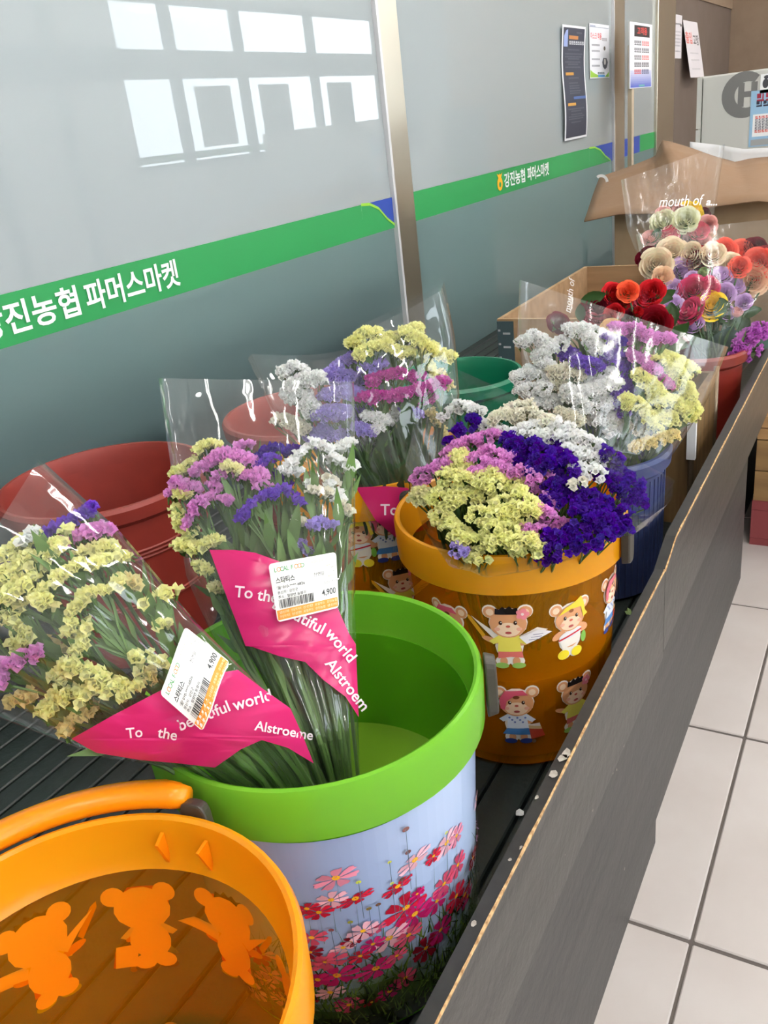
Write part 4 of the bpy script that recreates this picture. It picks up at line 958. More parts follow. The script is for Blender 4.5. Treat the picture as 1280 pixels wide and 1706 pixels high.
stems(Cc, rc, 80, .62, tuple(x * .7 for x in DGR), spread=.95); leaves(Cc, rc, 70, .22, .52, .085, tuple(x * .7 for x in DGR))
sleeve(Cc, rc, seed=9, amp=.006, peaks=lambda u, f: (.0 if f else -.02) + .10 * math.sin(math.pi * u) * (1 if u < .55 else .4))
wrapper(Cc, rc, [(593, 812), (643, 810), (680, 813), (715, 881), (690, 888), (664, 899), (626, 867)], [('To', 634, 858, 26, 0), ('the', 664, 857, 25, 4)], seed=11)

# --- D: big round bunch in the bear pail, seen from above
def dome_d(px, py, lay):
    z = .676 + (945 - py) / 280 * .110 + .020 * (1 - min(1, ((px - 870) / 200) ** 2)) + lay * -.012
    return onz(px, py, z)
Dd = Bunch(L=[(760, 1010), (690, 850), (672, 740), (740, 640)], R=[(960, 1010), (1040, 890), (1110, 820), (1000, 700)], D=[(0, 1.2), (1, 1.2)], dome=dome_d)
Dd.bottom = lambda: np.array([1.0, .95, .43]); Dd.top = lambda: np.array([1.0, .95, .80])
rd = bunch_root('large round statice bunch of deep violet, white, pink and yellow in the bear pail', Dd)
for c_ in [('w', [(744, 692), (765, 675), (796, 690)], 24), ('d', [(754, 732), (775, 716), (786, 705)], 25), ('w', [(800, 712), (820, 716), (842, 725)], 27), ('W', [(830, 701), (850, 686), (880, 680)], 29), ('W', [(860, 696), (885, 690), (907, 705)], 29), ('w', [(880, 716), (910, 706), (942, 715)], 29), ('w', [(864, 726), (900, 731), (922, 725)], 27),
           ('w', [(938, 736), (960, 731), (992, 746)], 31), ('w', [(950, 756), (970, 765), (992, 771)], 33), ('w', [(968, 786), (992, 791)], 29), ('W', [(954, 811), (971, 805)], 17), ('p', [(698, 796), (720, 786), (742, 775)], 25), ('p', [(744, 762), (765, 746), (782, 740)], 27), ('p', [(799, 736), (817, 730)], 29), ('p', [(790, 766), (812, 776)], 29),
           ('p', [(779, 791), (802, 790)], 23), ('p', [(815, 756), (842, 766)], 29), ('p', [(829, 781), (852, 786)], 27), ('p', [(869, 786), (886, 796)], 25), ('p', [(892, 793), (907, 796)], 23), ('p', [(889, 816), (907, 815)], 21), ('p', [(911, 835), (919, 841)], 19), ('p', [(905, 852), (913, 859)], 19), ('p', [(925, 865), (934, 871)], 17),
           ('p', [(888, 871), (917, 872)], 25), ('p', [(879, 886), (902, 885)], 19), ('p', [(874, 840), (891, 851)], 21), ('d', [(849, 735), (856, 762)], 32), ('d', [(868, 745), (882, 767)], 36), ('d', [(893, 746), (907, 771)], 36), ('d', [(924, 739), (931, 746)], 21), ('d', [(934, 760), (946, 771)], 28), ('d', [(913, 785), (937, 791)], 36),
           ('d', [(902, 770), (889, 782)], 31), ('d', [(949, 775), (956, 787)], 25), ('d', [(923, 816), (947, 811)], 38), ('d', [(919, 841), (947, 841)], 36), ('d', [(958, 826), (982, 831)], 36), ('d', [(983, 852), (1002, 841)], 36), ('d', [(968, 866), (997, 871)], 38), ('d', [(1008, 870), (1032, 876)], 36), ('d', [(1028, 850), (1042, 861)], 28),
           ('d', [(1008, 755), (1026, 766)], 24), ('d', [(1029, 776), (1037, 787)], 23), ('d', [(1003, 796), (1022, 801)], 30), ('d', [(1033, 811), (1057, 805)], 36), ('d', [(1044, 826), (1061, 836)], 30), ('d', [(953, 891), (987, 886)], 30), ('d', [(918, 896), (942, 891)], 26), ('y', [(764, 764), (776, 777)], 36), ('y', [(743, 796), (772, 801)], 34),
           ('y', [(759, 786), (782, 812)], 30), ('y', [(798, 801), (822, 811)], 32), ('y', [(819, 789), (826, 796)], 21), ('y', [(838, 806), (867, 811)], 32), ('y', [(868, 826), (887, 852)], 34), ('y', [(788, 826), (812, 831)], 32), ('y', [(728, 831), (757, 836)], 38), ('Y', [(698, 826), (717, 832)], 34), ('y', [(733, 861), (747, 872)], 34),
           ('y', [(758, 881), (767, 897)], 36), ('y', [(798, 861), (832, 861)], 36), ('y', [(838, 841), (862, 851)], 32), ('y', [(848, 871), (877, 861)], 32), ('y', [(818, 881), (847, 886)], 34), ('y', [(788, 901), (817, 901)], 36), ('y', [(789, 926), (802, 933)], 25), ('y', [(828, 906), (852, 901)], 30), ('y', [(858, 906), (882, 901)], 28),
           ('y', [(894, 905), (901, 917)], 25), ('y', [(868, 921), (887, 923)], 21), ('l', [(759, 916), (771, 919)], 21), ('d', [(925, 918), (955, 912)], 26), ('d', [(975, 905), (1008, 894)], 26), ('d', [(1015, 890), (1032, 880)], 22), ('d', [(900, 925), (920, 930)], 20)]:
    cluster(Dd, rd, c_[0], c_[1], c_[2], rng.uniform(-.5, .5), face=.7, up=(0, 0, .5), dens=1.3, wings=False)
for i in range(70):
    a = rng.uniform(0, 6.28); r0 = rng.uniform(.02, .118); p0 = np.array([1.0 + .05 * math.cos(a) * r0 / .1, .95 + .05 * math.sin(a) * r0 / .1, .44]); p1 = np.array([1.0 + r0 * math.cos(a), .95 + r0 * math.sin(a), .70])
    MB().tube([p0, (p0 + p1) / 2, p1], .0022, 5, tuple(np.array(DGR) * rng.uniform(.6, 1.2)), cap=False).build('stem', MATS['stem'], rd, vcol=True)
for i in range(60):
    a = rng.uniform(0, 6.28) if i % 2 else rng.uniform(2.6, 4.4); r0 = rng.uniform(.02, .10); b = np.array([1.0 + r0 * math.cos(a), .95 + r0 * math.sin(a), rng.uniform(.615, .655)]); dr = unit([.28 * math.cos(a), .28 * math.sin(a), .7]); sd = unit(np.cross(dr, [math.sin(i), math.cos(i), .3])) * .012; ln = .05
    MB().add([b, b + dr * ln * .5 + sd, b + dr * ln, b + dr * ln * .5 - sd], [(0, 1, 2, 3)], tuple(np.array(DGR) * rng.uniform(.7, 1.5))).build('leaf', MATS['stem'], rd, vcol=True)
ring = [(748, 942, .700), (705, 880, .705), (676, 780, .735), (690, 700, .775), (755, 612, .83), (840, 650, .82), (910, 690, .805), (1020, 745, .785), (1126, 800, .765), (1116, 838, .735), (1040, 892, .712), (960, 930, .700), (880, 952, .697), (810, 962, .694)]
tp = np.array([onz(*r_) for r_ in ring]); N = len(tp); tt = np.linspace(0, N, 97)[:-1]; ext = np.vstack([tp, tp[:1]])
top_r = np.stack([np.interp(tt, np.arange(N + 1), ext[:, k]) for k in range(3)], 1); c0 = np.array([1.0, .95, 0]); rows = []
for j in range(15):
    t = j / 14; row = []
    for i, p in enumerate(top_r):
        dv = p[:2] - c0[:2]; rr = np.linalg.norm(dv); zt = .45 + (p[2] - .45) * t
        lim = .128 if zt < .700 else 9; r2 = min(.05 + (rr - .05) * t ** 1.2, lim if t < .999 else 9); dvn = dv / rr
        r2 += .003 * mnoise.noise(Vector((i * .31, t * 4, 2))); row.append((c0[0] + dvn[0] * r2, c0[1] + dvn[1] * r2, zt))
    row.append(row[0]); rows.append(row)
MB().grid(rows).build('clear_sleeve', MATS['cello_soft'], rd, True)

# --- E: white, violet and yellow bunch in the navy bucket
Ee = Bunch(L=[(985, 900), (930, 800), (885, 690), (862, 560), (866, 466)], R=[(1040, 900), (1075, 820), (1130, 745), (1180, 665), (1214, 578)], D=[(0, 1.56), (.4, 1.42), (1, 1.47)], k=.42)
re_ = bunch_root('white, violet, pink and pale yellow statice in a wide sleeve above the navy bucket', Ee)
for c_ in [('w', [(874, 572), (890, 560), (902, 570)], 27), ('w', [(903, 591), (920, 581), (932, 575)], 29), ('w', [(904, 606), (916, 611)], 21), ('w', [(953, 552), (975, 550), (992, 556)], 27), ('w', [(984, 570), (997, 582)], 29), ('w', [(868, 631), (885, 621), (907, 630)], 31), ('w', [(873, 651), (907, 650)], 27), ('W', [(923, 621), (945, 620), (962, 626)], 27),
           ('W', [(929, 641), (947, 646)], 25), ('w', [(958, 641), (985, 626), (1012, 625)], 31), ('w', [(968, 656), (995, 650), (1022, 640)], 29), ('w', [(949, 656), (971, 677)], 27), ('w', [(983, 676), (1012, 670)], 31), ('w', [(998, 701), (1027, 695)], 31), ('w', [(893, 671), (922, 670)], 27), ('W', [(938, 691), (962, 701)], 23), ('W', [(1038, 701), (1072, 716)], 29), ('w', [(1019, 721), (1036, 711)], 23),
           ('v', [(938, 586), (962, 596)], 27), ('v', [(968, 606), (992, 611)], 29), ('v', [(1003, 586), (1022, 591)], 29), ('d', [(1014, 566), (1031, 571)], 21), ('v', [(1018, 606), (1042, 611)], 31), ('v', [(1029, 631), (1041, 652)], 31), ('v', [(1034, 666), (1041, 682)], 27), ('d', [(1044, 600), (1052, 603)], 19), ('p', [(1028, 548), (1047, 550)], 23), ('p', [(1064, 550), (1077, 556)], 21),
           ('p', [(1054, 570), (1066, 582)], 27), ('p', [(1079, 566), (1112, 566)], 25), ('p', [(1058, 596), (1077, 601)], 25), ('p', [(1079, 611), (1090, 616)], 23), ('y', [(1094, 601), (1106, 600)], 17), ('y', [(1113, 598), (1135, 606), (1152, 616)], 25), ('y', [(1119, 616), (1126, 621)], 21), ('y', [(1129, 626), (1140, 641), (1146, 657)], 31), ('y', [(1068, 631), (1085, 641), (1096, 657)], 29),
           ('y', [(1048, 671), (1070, 681), (1081, 697)], 29), ('y', [(1093, 666), (1122, 671)], 27), ('y', [(1128, 676), (1152, 681)], 31), ('y', [(1098, 696), (1132, 696)], 27), ('f', [(1058, 746), (1090, 736), (1122, 726)], 19), ('y', [(1089, 711), (1097, 717)], 17), ('y', [(1150, 666), (1156, 692)], 21), ('m', [(1104, 636), (1112, 641)], 22)]:
    cluster(Ee, re_, c_[0], c_[1], c_[2], rng.uniform(-.7, -.1), face=.5)
stems(Ee, re_, 24, .5, DGR); leaves(Ee, re_, 40, .25, .7, .05, DGR)
sleeve(Ee, re_, 'cello_soft', seed=14, amp=.006)
sc_t = Print(); sc_t.text('mouth of', 950, -522, 15, lin(222, 214, 212), rot=82, shear=.35); sc_t.build('script_lettering', lambda x_, y_, l: front_map(Ee)(x_, -y_, 6), re_)

# ------------------------------------------------------------------ roses
def rose_mesh(name, rings, seed):
    """cupped petals in turned rings, outer tips rolling back"""
    r = np.random.default_rng(seed); mb = MB()
    for k, (n, rad, zt, curl, wd) in enumerate(rings):
        for i in range(n):
            a0 = 2 * math.pi * i / n + k * .9 + r.uniform(-.12, .12); G = []; tw = r.uniform(.96, 1.05)
            for t in np.linspace(0, 1, 6):
                row = []
                for s in np.linspace(-1, 1, 5):
                    te = t * (1 - .14 * s * s); ang = a0 + s * wd * (.5 + .5 * math.sin(math.pi * min(.9, .2 + t * .55))) + .12 * t
                    rr = rad * tw * (.40 + .60 * math.sin(math.pi * te * .60)) + curl * max(0, te - .68) ** 1.3 * 2.2 + .05 * rad * s
                    z = -.5 + (zt + .5) * te - curl * max(0, te - .8) ** 2 * 6
                    row.append((rr * math.cos(ang), rr * math.sin(ang), z))
                G.append(row)
            mb.grid(G)
    V = np.concatenate(mb.v); me = bpy.data.meshes.new(name); me.from_pydata(V.tolist(), [], mb.f); me.polygons.foreach_set('use_smooth', [True] * len(me.polygons)); me.materials.append(MATS['white_wall']); return me
ROSE = [rose_mesh('rose_open', [(2, .09, .44, 0, 1.8), (3, .20, .46, .0, 1.25), (3, .34, .47, .04, 1.15), (4, .50, .44, .08, 1.0), (5, .68, .36, .18, .85), (5, .84, .18, .34, .75), (6, .94, .0, .4, .62)], 1),
        rose_mesh('rose_half', [(2, .11, .60, 0, 1.8), (3, .24, .62, .0, 1.25), (3, .40, .60, .05, 1.15), (4, .58, .54, .10, 1.0), (5, .76, .40, .22, .85), (5, .9, .18, .38, .72)], 2),
        rose_mesh('rose_bud', [(2, .2, .85, -.02, 1.8), (3, .42, .86, -.04, 1.35), (4, .66, .74, .0, 1.1), (4, .82, .5, .12, .95)], 3)]
sep = MB()
for i in range(5):
    a = 2 * math.pi * i / 5; sep.add([(0, 0, -.42), (.5 * math.cos(a - .4), .5 * math.sin(a - .4), -.3), (1.05 * math.cos(a), 1.05 * math.sin(a), -.12), (.5 * math.cos(a + .4), .5 * math.sin(a + .4), -.3)], [(0, 1, 2, 3)])
SEP = bpy.data.meshes.new('sepals'); SEP.from_pydata(np.concatenate(sep.v).tolist(), [], sep.f)
mat('sepal_green', lin(96, 124, 66), rough=.6); SEP.materials.append(MATS['sepal_green'])
RC = {'red': (196, 38, 46), 'deep': (150, 24, 40), 'dark': (104, 22, 38), 'pink': (238, 118, 142), 'blush': (240, 186, 180), 'peach': (252, 222, 196), 'coral': (246, 112, 92), 'orange': (238, 100, 66), 'lav': (216, 188, 226), 'mag': (206, 60, 108),
      'yel': (248, 206, 44), 'cream': (240, 240, 204), 'tan': (206, 166, 110), 'green': (150, 170, 110), 'apri': (250, 204, 172)}
for k, c in RC.items(): mat('rose_' + k, tuple(min(1, x * 1.25) for x in lin(*c)), rough=.85, spec=.05, translucent=.08, var=(2.2, tuple(x * .95 for x in lin(*c)), .5))
def rose(B, parent, px, py, rpx, ck, lay=0.0, kind=None):
    p = B.pos(px, py, lay); d = proj(p)[2]; rad = rpx * 1.22 * d / F
    kind = (2 if rpx < 11 else rng.integers(0, 2)) if kind is None else kind
    o = bpy.data.objects.new('rose', ROSE[kind]); COL.objects.link(o); place(o, p, parent)
    o.material_slots[0].link = 'OBJECT'; o.material_slots[0].material = MATS['rose_' + ck]
    nv = unit(unit(CP - p) * .95 + np.array([0, 0, .45]) + rng.normal(0, .22, 3)); Mx = frame(nv)
    R4 = Matrix([[*Mx[0]], [*Mx[1]], [*Mx[2]]]).to_4x4(); o.rotation_euler = (R4 @ Matrix.Rotation(rng.uniform(0, 6), 4, 'Z')).to_euler(); s = rad * .98; o.scale = (s, s, s * rng.uniform(.85, 1.0))
    e = bpy.data.objects.new('sepals', SEP); COL.objects.link(e); e.parent = o
    f = B.bottom(); J = p - nv * rad * .4
    MB().tube([J, J * .55 + f * .45 + np.array([0, 0, .02]), f + rng.normal(0, .015, 3)], .0022, 5, tuple(np.array(DGR) * rng.uniform(.7, 1.2)), cap=False).build('stem', MATS['stem'], parent, vcol=True)
def rose_root(label, B): return empty('rose_bunch', B.bottom(), label, 'flowers', 'sleeved rose bunches')
def rose_leaves(B, parent, n, region, size, col=DGR):
    for i in range(n):
        px, py = rng.uniform(region[0], region[2]), rng.uniform(region[1], region[3]); a = B.pos(px, py, rng.uniform(-.3, .7)); nv = unit(CP - a + rng.normal(0, .6, 3)); M_ = frame(nv); ang = rng.uniform(0, 6.28); dr = M_ @ np.array([math.cos(ang), math.sin(ang), 0]); sd = np.cross(nv, dr); ln = size * rng.uniform(.6, 1.2)
        G = [[a + dr * ln * (t - .5) + sd * ln * .30 * s * math.sin(math.pi * (t * .9 + .05)) + nv * (.12 * ln * abs(s) - .2 * ln * (t - .5) ** 2) for s in (-1, 0, 1)] for t in np.linspace(0, 1, 6)]
        MB().grid(G, tuple(np.array(col) * rng.uniform(.6, 1.3))).build('leaf', MATS['stem'], parent, True, vcol=True)
# R3 red roses
R3 = Bunch(L=[(1075, 700), (1010, 610), (930, 540), (905, 450)], R=[(1120, 700), (1140, 600), (1150, 520), (1160, 440)], D=[(0, 1.80), (.5, 1.80), (1, 1.86)], k=.5)
r3 = rose_root('red, pink and orange roses bunched in front of the plywood crate', R3)
for a in [(1023, 489, 16, 'red'), (1047, 485, 15, 'orange'), (1037, 502, 14, 'red'), (1085, 487, 19, 'red'), (1074, 501, 17, 'pink'), (996, 514, 23, 'dark'), (1023, 523, 15, 'red'), (986, 536, 17, 'pink'), (952, 547, 10, 'blush'), (1020, 546, 15, 'tan'), (1000, 560, 12, 'red'), (1096, 517, 11, 'pink'), (1089, 541, 26, 'deep'), (1113, 533, 9, 'blush'), (932, 538, 17, 'dark'), (1062, 520, 9, 'red'), (1050, 535, 18, 'dark')]: rose(R3, r3, *a, lay=rng.uniform(-.6, .2))
rose_leaves(R3, r3, 26, (960, 490, 1130, 590), .05)
# R2 mixed roses
R2 = Bunch(L=[(1150, 640), (1120, 590), (1080, 500), (1060, 390)], R=[(1220, 640), (1270, 580), (1310, 480), (1330, 360)], D=[(0, 2.06), (.5, 2.06), (1, 2.2)], k=.5)
r2 = rose_root('large bunch of peach, coral, lavender and magenta roses in the rust red bucket', R2)
for a in [(1083, 431, 19, 'dark'), (1121, 420, 21, 'peach'), (1094, 440, 23, 'peach'), (1152, 426, 19, 'peach'), (1188, 424, 18, 'peach'), (1166, 438, 23, 'deep'), (1192, 443, 17, 'deep'), (1207, 419, 19, 'coral'), (1237, 421, 21, 'coral'), (1263, 440, 23, 'coral'), (1259, 412, 17, 'dark'), (1276, 426, 16, 'deep'), (1218, 440, 17, 'peach'), (1254, 466, 22, 'apri'),
          (1134, 451, 18, 'lav'), (1154, 462, 11, 'lav'), (1173, 455, 9, 'green'), (1203, 459, 15, 'lav'), (1226, 477, 13, 'lav'), (1207, 490, 16, 'lav'), (1156, 483, 21, 'mag'), (1182, 478, 16, 'mag'), (1121, 484, 17, 'lav'), (1119, 506, 16, 'lav'), (1149, 518, 21, 'mag'), (1184, 508, 22, 'yel'), (1211, 522, 11, 'lav'), (1240, 503, 12, 'lav'), (1156, 541, 15, 'lav'), (1228, 522, 10, 'blush'),
          (1285, 455, 20, 'coral'), (1232, 444, 15, 'coral'), (1105, 462, 16, 'apri'), (1128, 536, 12, 'blush')]: rose(R2, r2, *a, lay=rng.uniform(-.6, .1))
rose_leaves(R2, r2, 30, (1120, 460, 1260, 590), .055); rose_leaves(R2, r2, 4, (1190, 560, 1280, 585), .09, lin(46, 74, 62))
for c_ in [('o', [(1222, 592), (1240, 578)], 26), ('o', [(1240, 572), (1262, 552)], 32), ('o', [(1248, 590), (1256, 580)], 24)]: cluster(R2, r2, *c_, -.9, face=.7, dens=1.3, scale=1.7, joint=.03)
sleeve(R2, r2, 'cello_far', seed=21, amp=.006, nv=30)
# R1 blush spray roses
R1 = Bunch(L=[(1090, 470), (1060, 420), (1045, 380), (1035, 300)], R=[(1150, 470), (1182, 420), (1195, 330), (1208, 240)], D=[(0, 2.5), (1, 2.5)], k=.5)
r1 = rose_root('small bunch of blush, cream and yellow spray roses below the cardboard flaps', R1)
for a in [(1106, 354, 11, 'blush'), (1130, 351, 10, 'blush'), (1146, 358, 19, 'yel'), (1106, 372, 19, 'cream'), (1143, 366, 18, 'cream'), (1171, 359, 11, 'dark'), (1085, 395, 13, 'blush'), (1118, 391, 13, 'pink'), (1144, 383, 11, 'apri'), (1165, 385, 14, 'pink'), (1179, 375, 14, 'blush'), (1184, 390, 10, 'apri'), (1144, 402, 13, 'blush'), (1173, 405, 11, 'blush'), (1101, 398, 8, 'apri'), (1130, 410, 12, 'dark'), (1160, 400, 12, 'dark')]: rose(R1, r1, *a, lay=rng.uniform(-.6, .1))
rose_leaves(R1, r1, 14, (1080, 380, 1180, 425), .04)
sleeve(R1, r1, 'cello_far', seed=25, amp=.008, nv=30)
sc_t = Print(); sc_t.text('mouth of', 1097, -345, 25, lin(244, 240, 238), shear=.4, rot=3, width=78); sc_t.text('a...', 1176, -342, 18, lin(244, 240, 238), shear=.3, bold=.02); sc_t.build('script_lettering', lambda x_, y_, l: front_map(R1)(x_, -y_, 6), r1)

# ------------------------------------------------------------------ cardboard, cabinet and far things
def sheet(name, edges_top, edges_bot, ytop, ybot, m, parent=None, n=34, rows=6, wob=.012, th=.004):
    a = np.array(edges_top, float); b = np.array(edges_bot, float)
    ra_ = np.linspace(0, 1, n); ia = np.linspace(0, 1, len(a)); ib = np.linspace(0, 1, len(b)); P = []
    for j in range(rows + 1):
        t = j / rows; row = []
        for s in ra_:
            pa = ony(np.interp(s, ia, a[:, 0]), np.interp(s, ia, a[:, 1]), ytop); pb = ony(np.interp(s, ib, b[:, 0]), np.interp(s, ib, b[:, 1]), ybot)
            p = pa * (1 - t) + pb * t; p[1] += wob * mnoise.noise(Vector((s * 5, t * 2, 1.5))); row.append(p)
        P.append(row)
    o = MB().grid(P).build(name, m, parent, True); solid(o, th); return o
cb = empty('cardboard_box', (.78, 3.35, DZ), 'large open cardboard box with torn flaps behind the roses', 'box')
cx0, cx1, cy0, cy1, cz = .545, 1.13, 3.10, 3.60, .815
for a, b in (((cx0, cy0, DZ), (cx1, cy0 + .006, cz)), ((cx0, cy1 - .006, DZ), (cx1, cy1, cz)), ((cx0, cy0 + .007, DZ), (cx0 + .006, cy1 - .007, cz)), ((cx1 - .006, cy0 + .007, DZ), (cx1, cy1 - .007, cz))): MB().box(a, b).build('side', MATS['cardboard_in'], cb)
MB().box((cx0, cy0, DZ), (cx1, cy1, DZ + .005)).build('bottom', MATS['cardboard_in'], cb)
sheet('flap', [(1000, 296), (1050, 279), (1092, 262), (1098, 250), (1106, 234), (1150, 247), (1190, 262), (1225, 272), (1250, 266), (1290, 262), (1340, 258)], [(974, 370), (1030, 358), (1090, 357), (1140, 352), (1180, 347), (1230, 340), (1262, 336), (1300, 340), (1350, 332)], 3.42, 3.02, MATS['cardboard'], cb)
lw_ = MB(); q = ony(1004, 303, 3.35)
lw_.lathe([(.018, 0), (.028, 0)], (0, 0, 0), 24, a0=-.6, a1=2.2); vv = lw_.v[0]; lw_.v[0] = np.array([(q[0] + x_, 3.33 - .0, q[2] + y_) for x_, y_, _ in vv]); lw_.build('printed_arc', MATS['paper'], cb)
# flat brown wrapping behind on the right
ps = sheet('white_sheet', [(1150, 236), (1200, 242), (1240, 248), (1290, 246), (1340, 240)], [(1150, 300), (1200, 300), (1240, 300), (1290, 300), (1340, 300)], 3.86, 3.86, MATS['paper'], None, th=.002)
tag(ps, 'crumpled white paper sheet sticking up behind the cardboard flaps', 'paper')
bb2 = empty('cardboard_box', (.9, 3.8, DZ), 'closed plain cardboard carton hidden behind the open flapped box', 'box')
MB().box((.55, 3.66, DZ), (1.12, 3.93, .80)).build('body', MATS['cardboard'], bb2); MB().box((.55, 3.785, .8), (1.12, 3.805, .801)).build('tape', MATS['paper'], bb2)
# grey steel cabinet with the CH emblem
cbx0 = ony(1166, 125, 4.2); ca = empty('steel_cabinet', (1.1, 4.5, 0), 'pale grey steel cabinet with a dark CH emblem beyond the cardboard', 'cabinet')
X0, ZT = cbx0[0], 1.205
o = MB().box((X0, 4.2, .0), (X0 + 1.1, 4.75, ZT)).build('body', MATS['cabinet'], ca); bevel(o, .004)
o = MB().box((X0 + .018, 4.185, .04), (X0 + 1.09, 4.199, ZT - .004)).build('door', MATS['cabinet'], ca); bevel(o, .003)
for za, zb in ((ZT - .20, ZT - .002), (.80, ZT - .205), (.4, .795)): MB().box((X0 - .006, 4.188, za), (X0 + .014, 4.1995, zb)).build('hinge', MATS['cabinet'], o)
em = Print(); dk = lin(112, 110, 108)
c_ = ony(1240, 158, 4.18); s_ = .088
pts = [(c_[0] + s_ * math.cos(a), c_[2] + s_ * math.sin(a)) for a in np.linspace(math.radians(50), math.radians(310), 26)] + [(c_[0] + .012 + s_ * .56 * math.cos(a), c_[2] + s_ * .56 * math.sin(a)) for a in np.linspace(math.radians(300), math.radians(60), 22)]
em.poly(pts, dk)
hx, hz = c_[0] - .024, c_[2]
em.rect(hx, hz - .045, hx + .024, hz + .045, dk); em.rect(hx + .05, hz - .045, hx + .074, hz + .045, dk); em.rect(hx + .024, hz - .01, hx + .05, hz + .012, dk)
em.build('ch_emblem', lambda x_, y_, l: (x_, 4.184 - l * .0001, y_), ca)
def blocks(P, x0, x1, z, h, col, n, gap=.18):
    """an unreadable printed line: separate letter blocks"""
    w_ = (x1 - x0) / n
    for i in range(n):
        a = x0 + i * w_; P.rect(a + w_ * gap * .5, z, a + w_ * (1 - gap * .5), z + h * .28, col, up=0); P.rect(a + w_ * gap * .5, z + h * .42, a + w_ * .55, z + h, col, up=0); P.rect(a + w_ * .68, z + h * .3, a + w_ * .85, z + h, col, up=0)
    P.lift += 1
nb1 = Print(); q = ony(1252, 152, 4.18); x0_, zt_ = q[0], q[2]; q2 = ony(1252, 245, 4.18); zb_ = q2[2]; hh = zt_ - zb_; x1_ = x0_ + .21
nb1.rect(x0_, zb_, x1_, zt_, lin(150, 186, 214)); nb1.rect(x0_ + .012, zb_ + hh * .18, x1_ - .012, zt_ - hh * .42, lin(240, 238, 238)); blocks(nb1, x0_ + .02, x1_ - .02, zt_ - hh * .2, .03, lin(160, 40, 60), 5); blocks(nb1, x0_ + .02, x1_ - .03, zt_ - hh * .29, .022, lin(40, 40, 60), 6)
for k in range(6): blocks(nb1, x0_ + .02, x1_ - .03, zt_ - hh * (.5 + .05 * k), .010, lin(210, 90, 80) if k in (0, 5) else lin(120, 120, 130), 12)
nb1.rect(x0_ + .008, zb_ + hh * .02, x1_ - .01, zb_ + hh * .13, lin(160, 160, 160))
tag(nb1.build('notice', lambda x_, y_, l: (x_, 4.183 - l * .00006, y_)), 'blue framed notice taped on the grey cabinet door', 'notice')
nb2 = Print(); q = ony(1268, 124, 4.18); nb2.rect(q[0], q[2] - .07, q[0] + .09, q[2], lin(240, 240, 240)); nb2.ell(q[0] + .02, q[2] - .035, .012, .018, lin(60, 60, 66)); nb2.ell(q[0] + .022, q[2] - .012, .01, .007, lin(60, 60, 66)); blocks(nb2, q[0] + .035, q[0] + .085, q[2] - .02, .01, lin(80, 80, 80), 4)
tag(nb2.build('notice', lambda x_, y_, l: (x_, 4.183 - l * .00006, y_)), 'small white notice above the blue framed one on the cabinet', 'notice')
# posters on the glass
def glass_poster(TLp, TRp, BLp, fn, label, bend=0.0, xg=.007):
    a, b, c = onx(*TLp, xg), onx(*TRp, xg), onx(*BLp, xg); y0, y1, zt, zb = a[1], b[1], a[2], c[2]
    P = Print(); fn(P); mp = lambda x_, y_, l: (xg + .00006 * l + bend * math.sin(y_ * 7) * .5 + abs(bend) * .6, y0 + (y1 - y0) * x_, zb + (zt - zb) * y_)
    return tag(P.build('poster', mp), label, 'poster', None)
def p_navy(P):
    wht = lin(232, 232, 236); nv = lin(44, 48, 66); gy = lin(96, 100, 112); og = lin(206, 150, 60)
    P.rect(0, 0, 1, 1, wht, 4, 30); P.rect(.05, .02, .96, .98, nv, 4, 30)
    P.poly([(.08, .82), (.08, .91), (.16, .955), (.24, .965), (.24, .82)], lin(150, 166, 214)); P.rect(.29, .885, .68, .915, lin(196, 128, 66)); blocks(P, .3, .95, .84, .03, lin(206, 208, 214), 7); blocks(P, .6, .84, .935, .014, gy, 5)
    for z_, n_ in ((.79, 9), (.755, 12), (.73, 11), (.712, 9), (.685, 10), (.665, 8), (.64, 10), (.545, 8), (.5, 7), (.475, 8), (.455, 8), (.43, 9), (.41, 8), (.27, 11), (.25, 8), (.22, 9), (.2, 11), (.18, 10), (.15, 8)):
        blocks(P, .14 + (.12 if n_ < 10 else 0), .3 + n_ * .05, z_, .011, gy, n_)
    P.rect(.14, .575, .48, .6, og); P.rect(.14, .305, .48, .33, og); P.rect(.4, .36, .95, .385, lin(70, 100, 160))
def p_mask(P):
    P.rect(0, 0, 1, 1, lin(238, 238, 244), 2, 8); P.rect(0.02, .93, .98, .945, lin(170, 175, 190)); blocks(P, .05, .3, .945, .025, lin(90, 110, 160), 4)
    P.text('마스크 착용', .05, .73, .13, lin(226, 92, 98), width=.55, bold=.02); blocks(P, .62, .88, .7, .055, lin(160, 150, 156), 4)
    for z_ in (.6, .49, .34, .22): blocks(P, .1, .5, z_, .03, lin(120, 120, 130), 7)
    P.ell(.75, .56, .05, .04, lin(90, 80, 70)); P.poly([(.62, .3), (.68, .38), (.85, .38), (.92, .3), (.86, .2), (.76, .16), (.66, .21)], lin(96, 96, 104)); P.ell(.76, .31, .05, .06, lin(232, 226, 220))
    P.poly([(.02, .02), (.02, .16), (.2, .1), (.45, .05), (.45, .02)], lin(160, 204, 70)); P.rect(.4, .02, .75, .06, lin(80, 150, 210)); blocks(P, .38, .74, .075, .04, lin(70, 80, 90), 4); P.poly([(.98, .02), (.98, .12), (.75, .02)], lin(150, 204, 90))
glass_poster((934, 41), (973, 41), (936, 236), p_navy, 'long navy poster with orange headings stuck on the glass', .01)
glass_poster((982, 38), (1015, 38), (982, 131), p_mask, 'small white mask notice with green corner on the glass', .0)
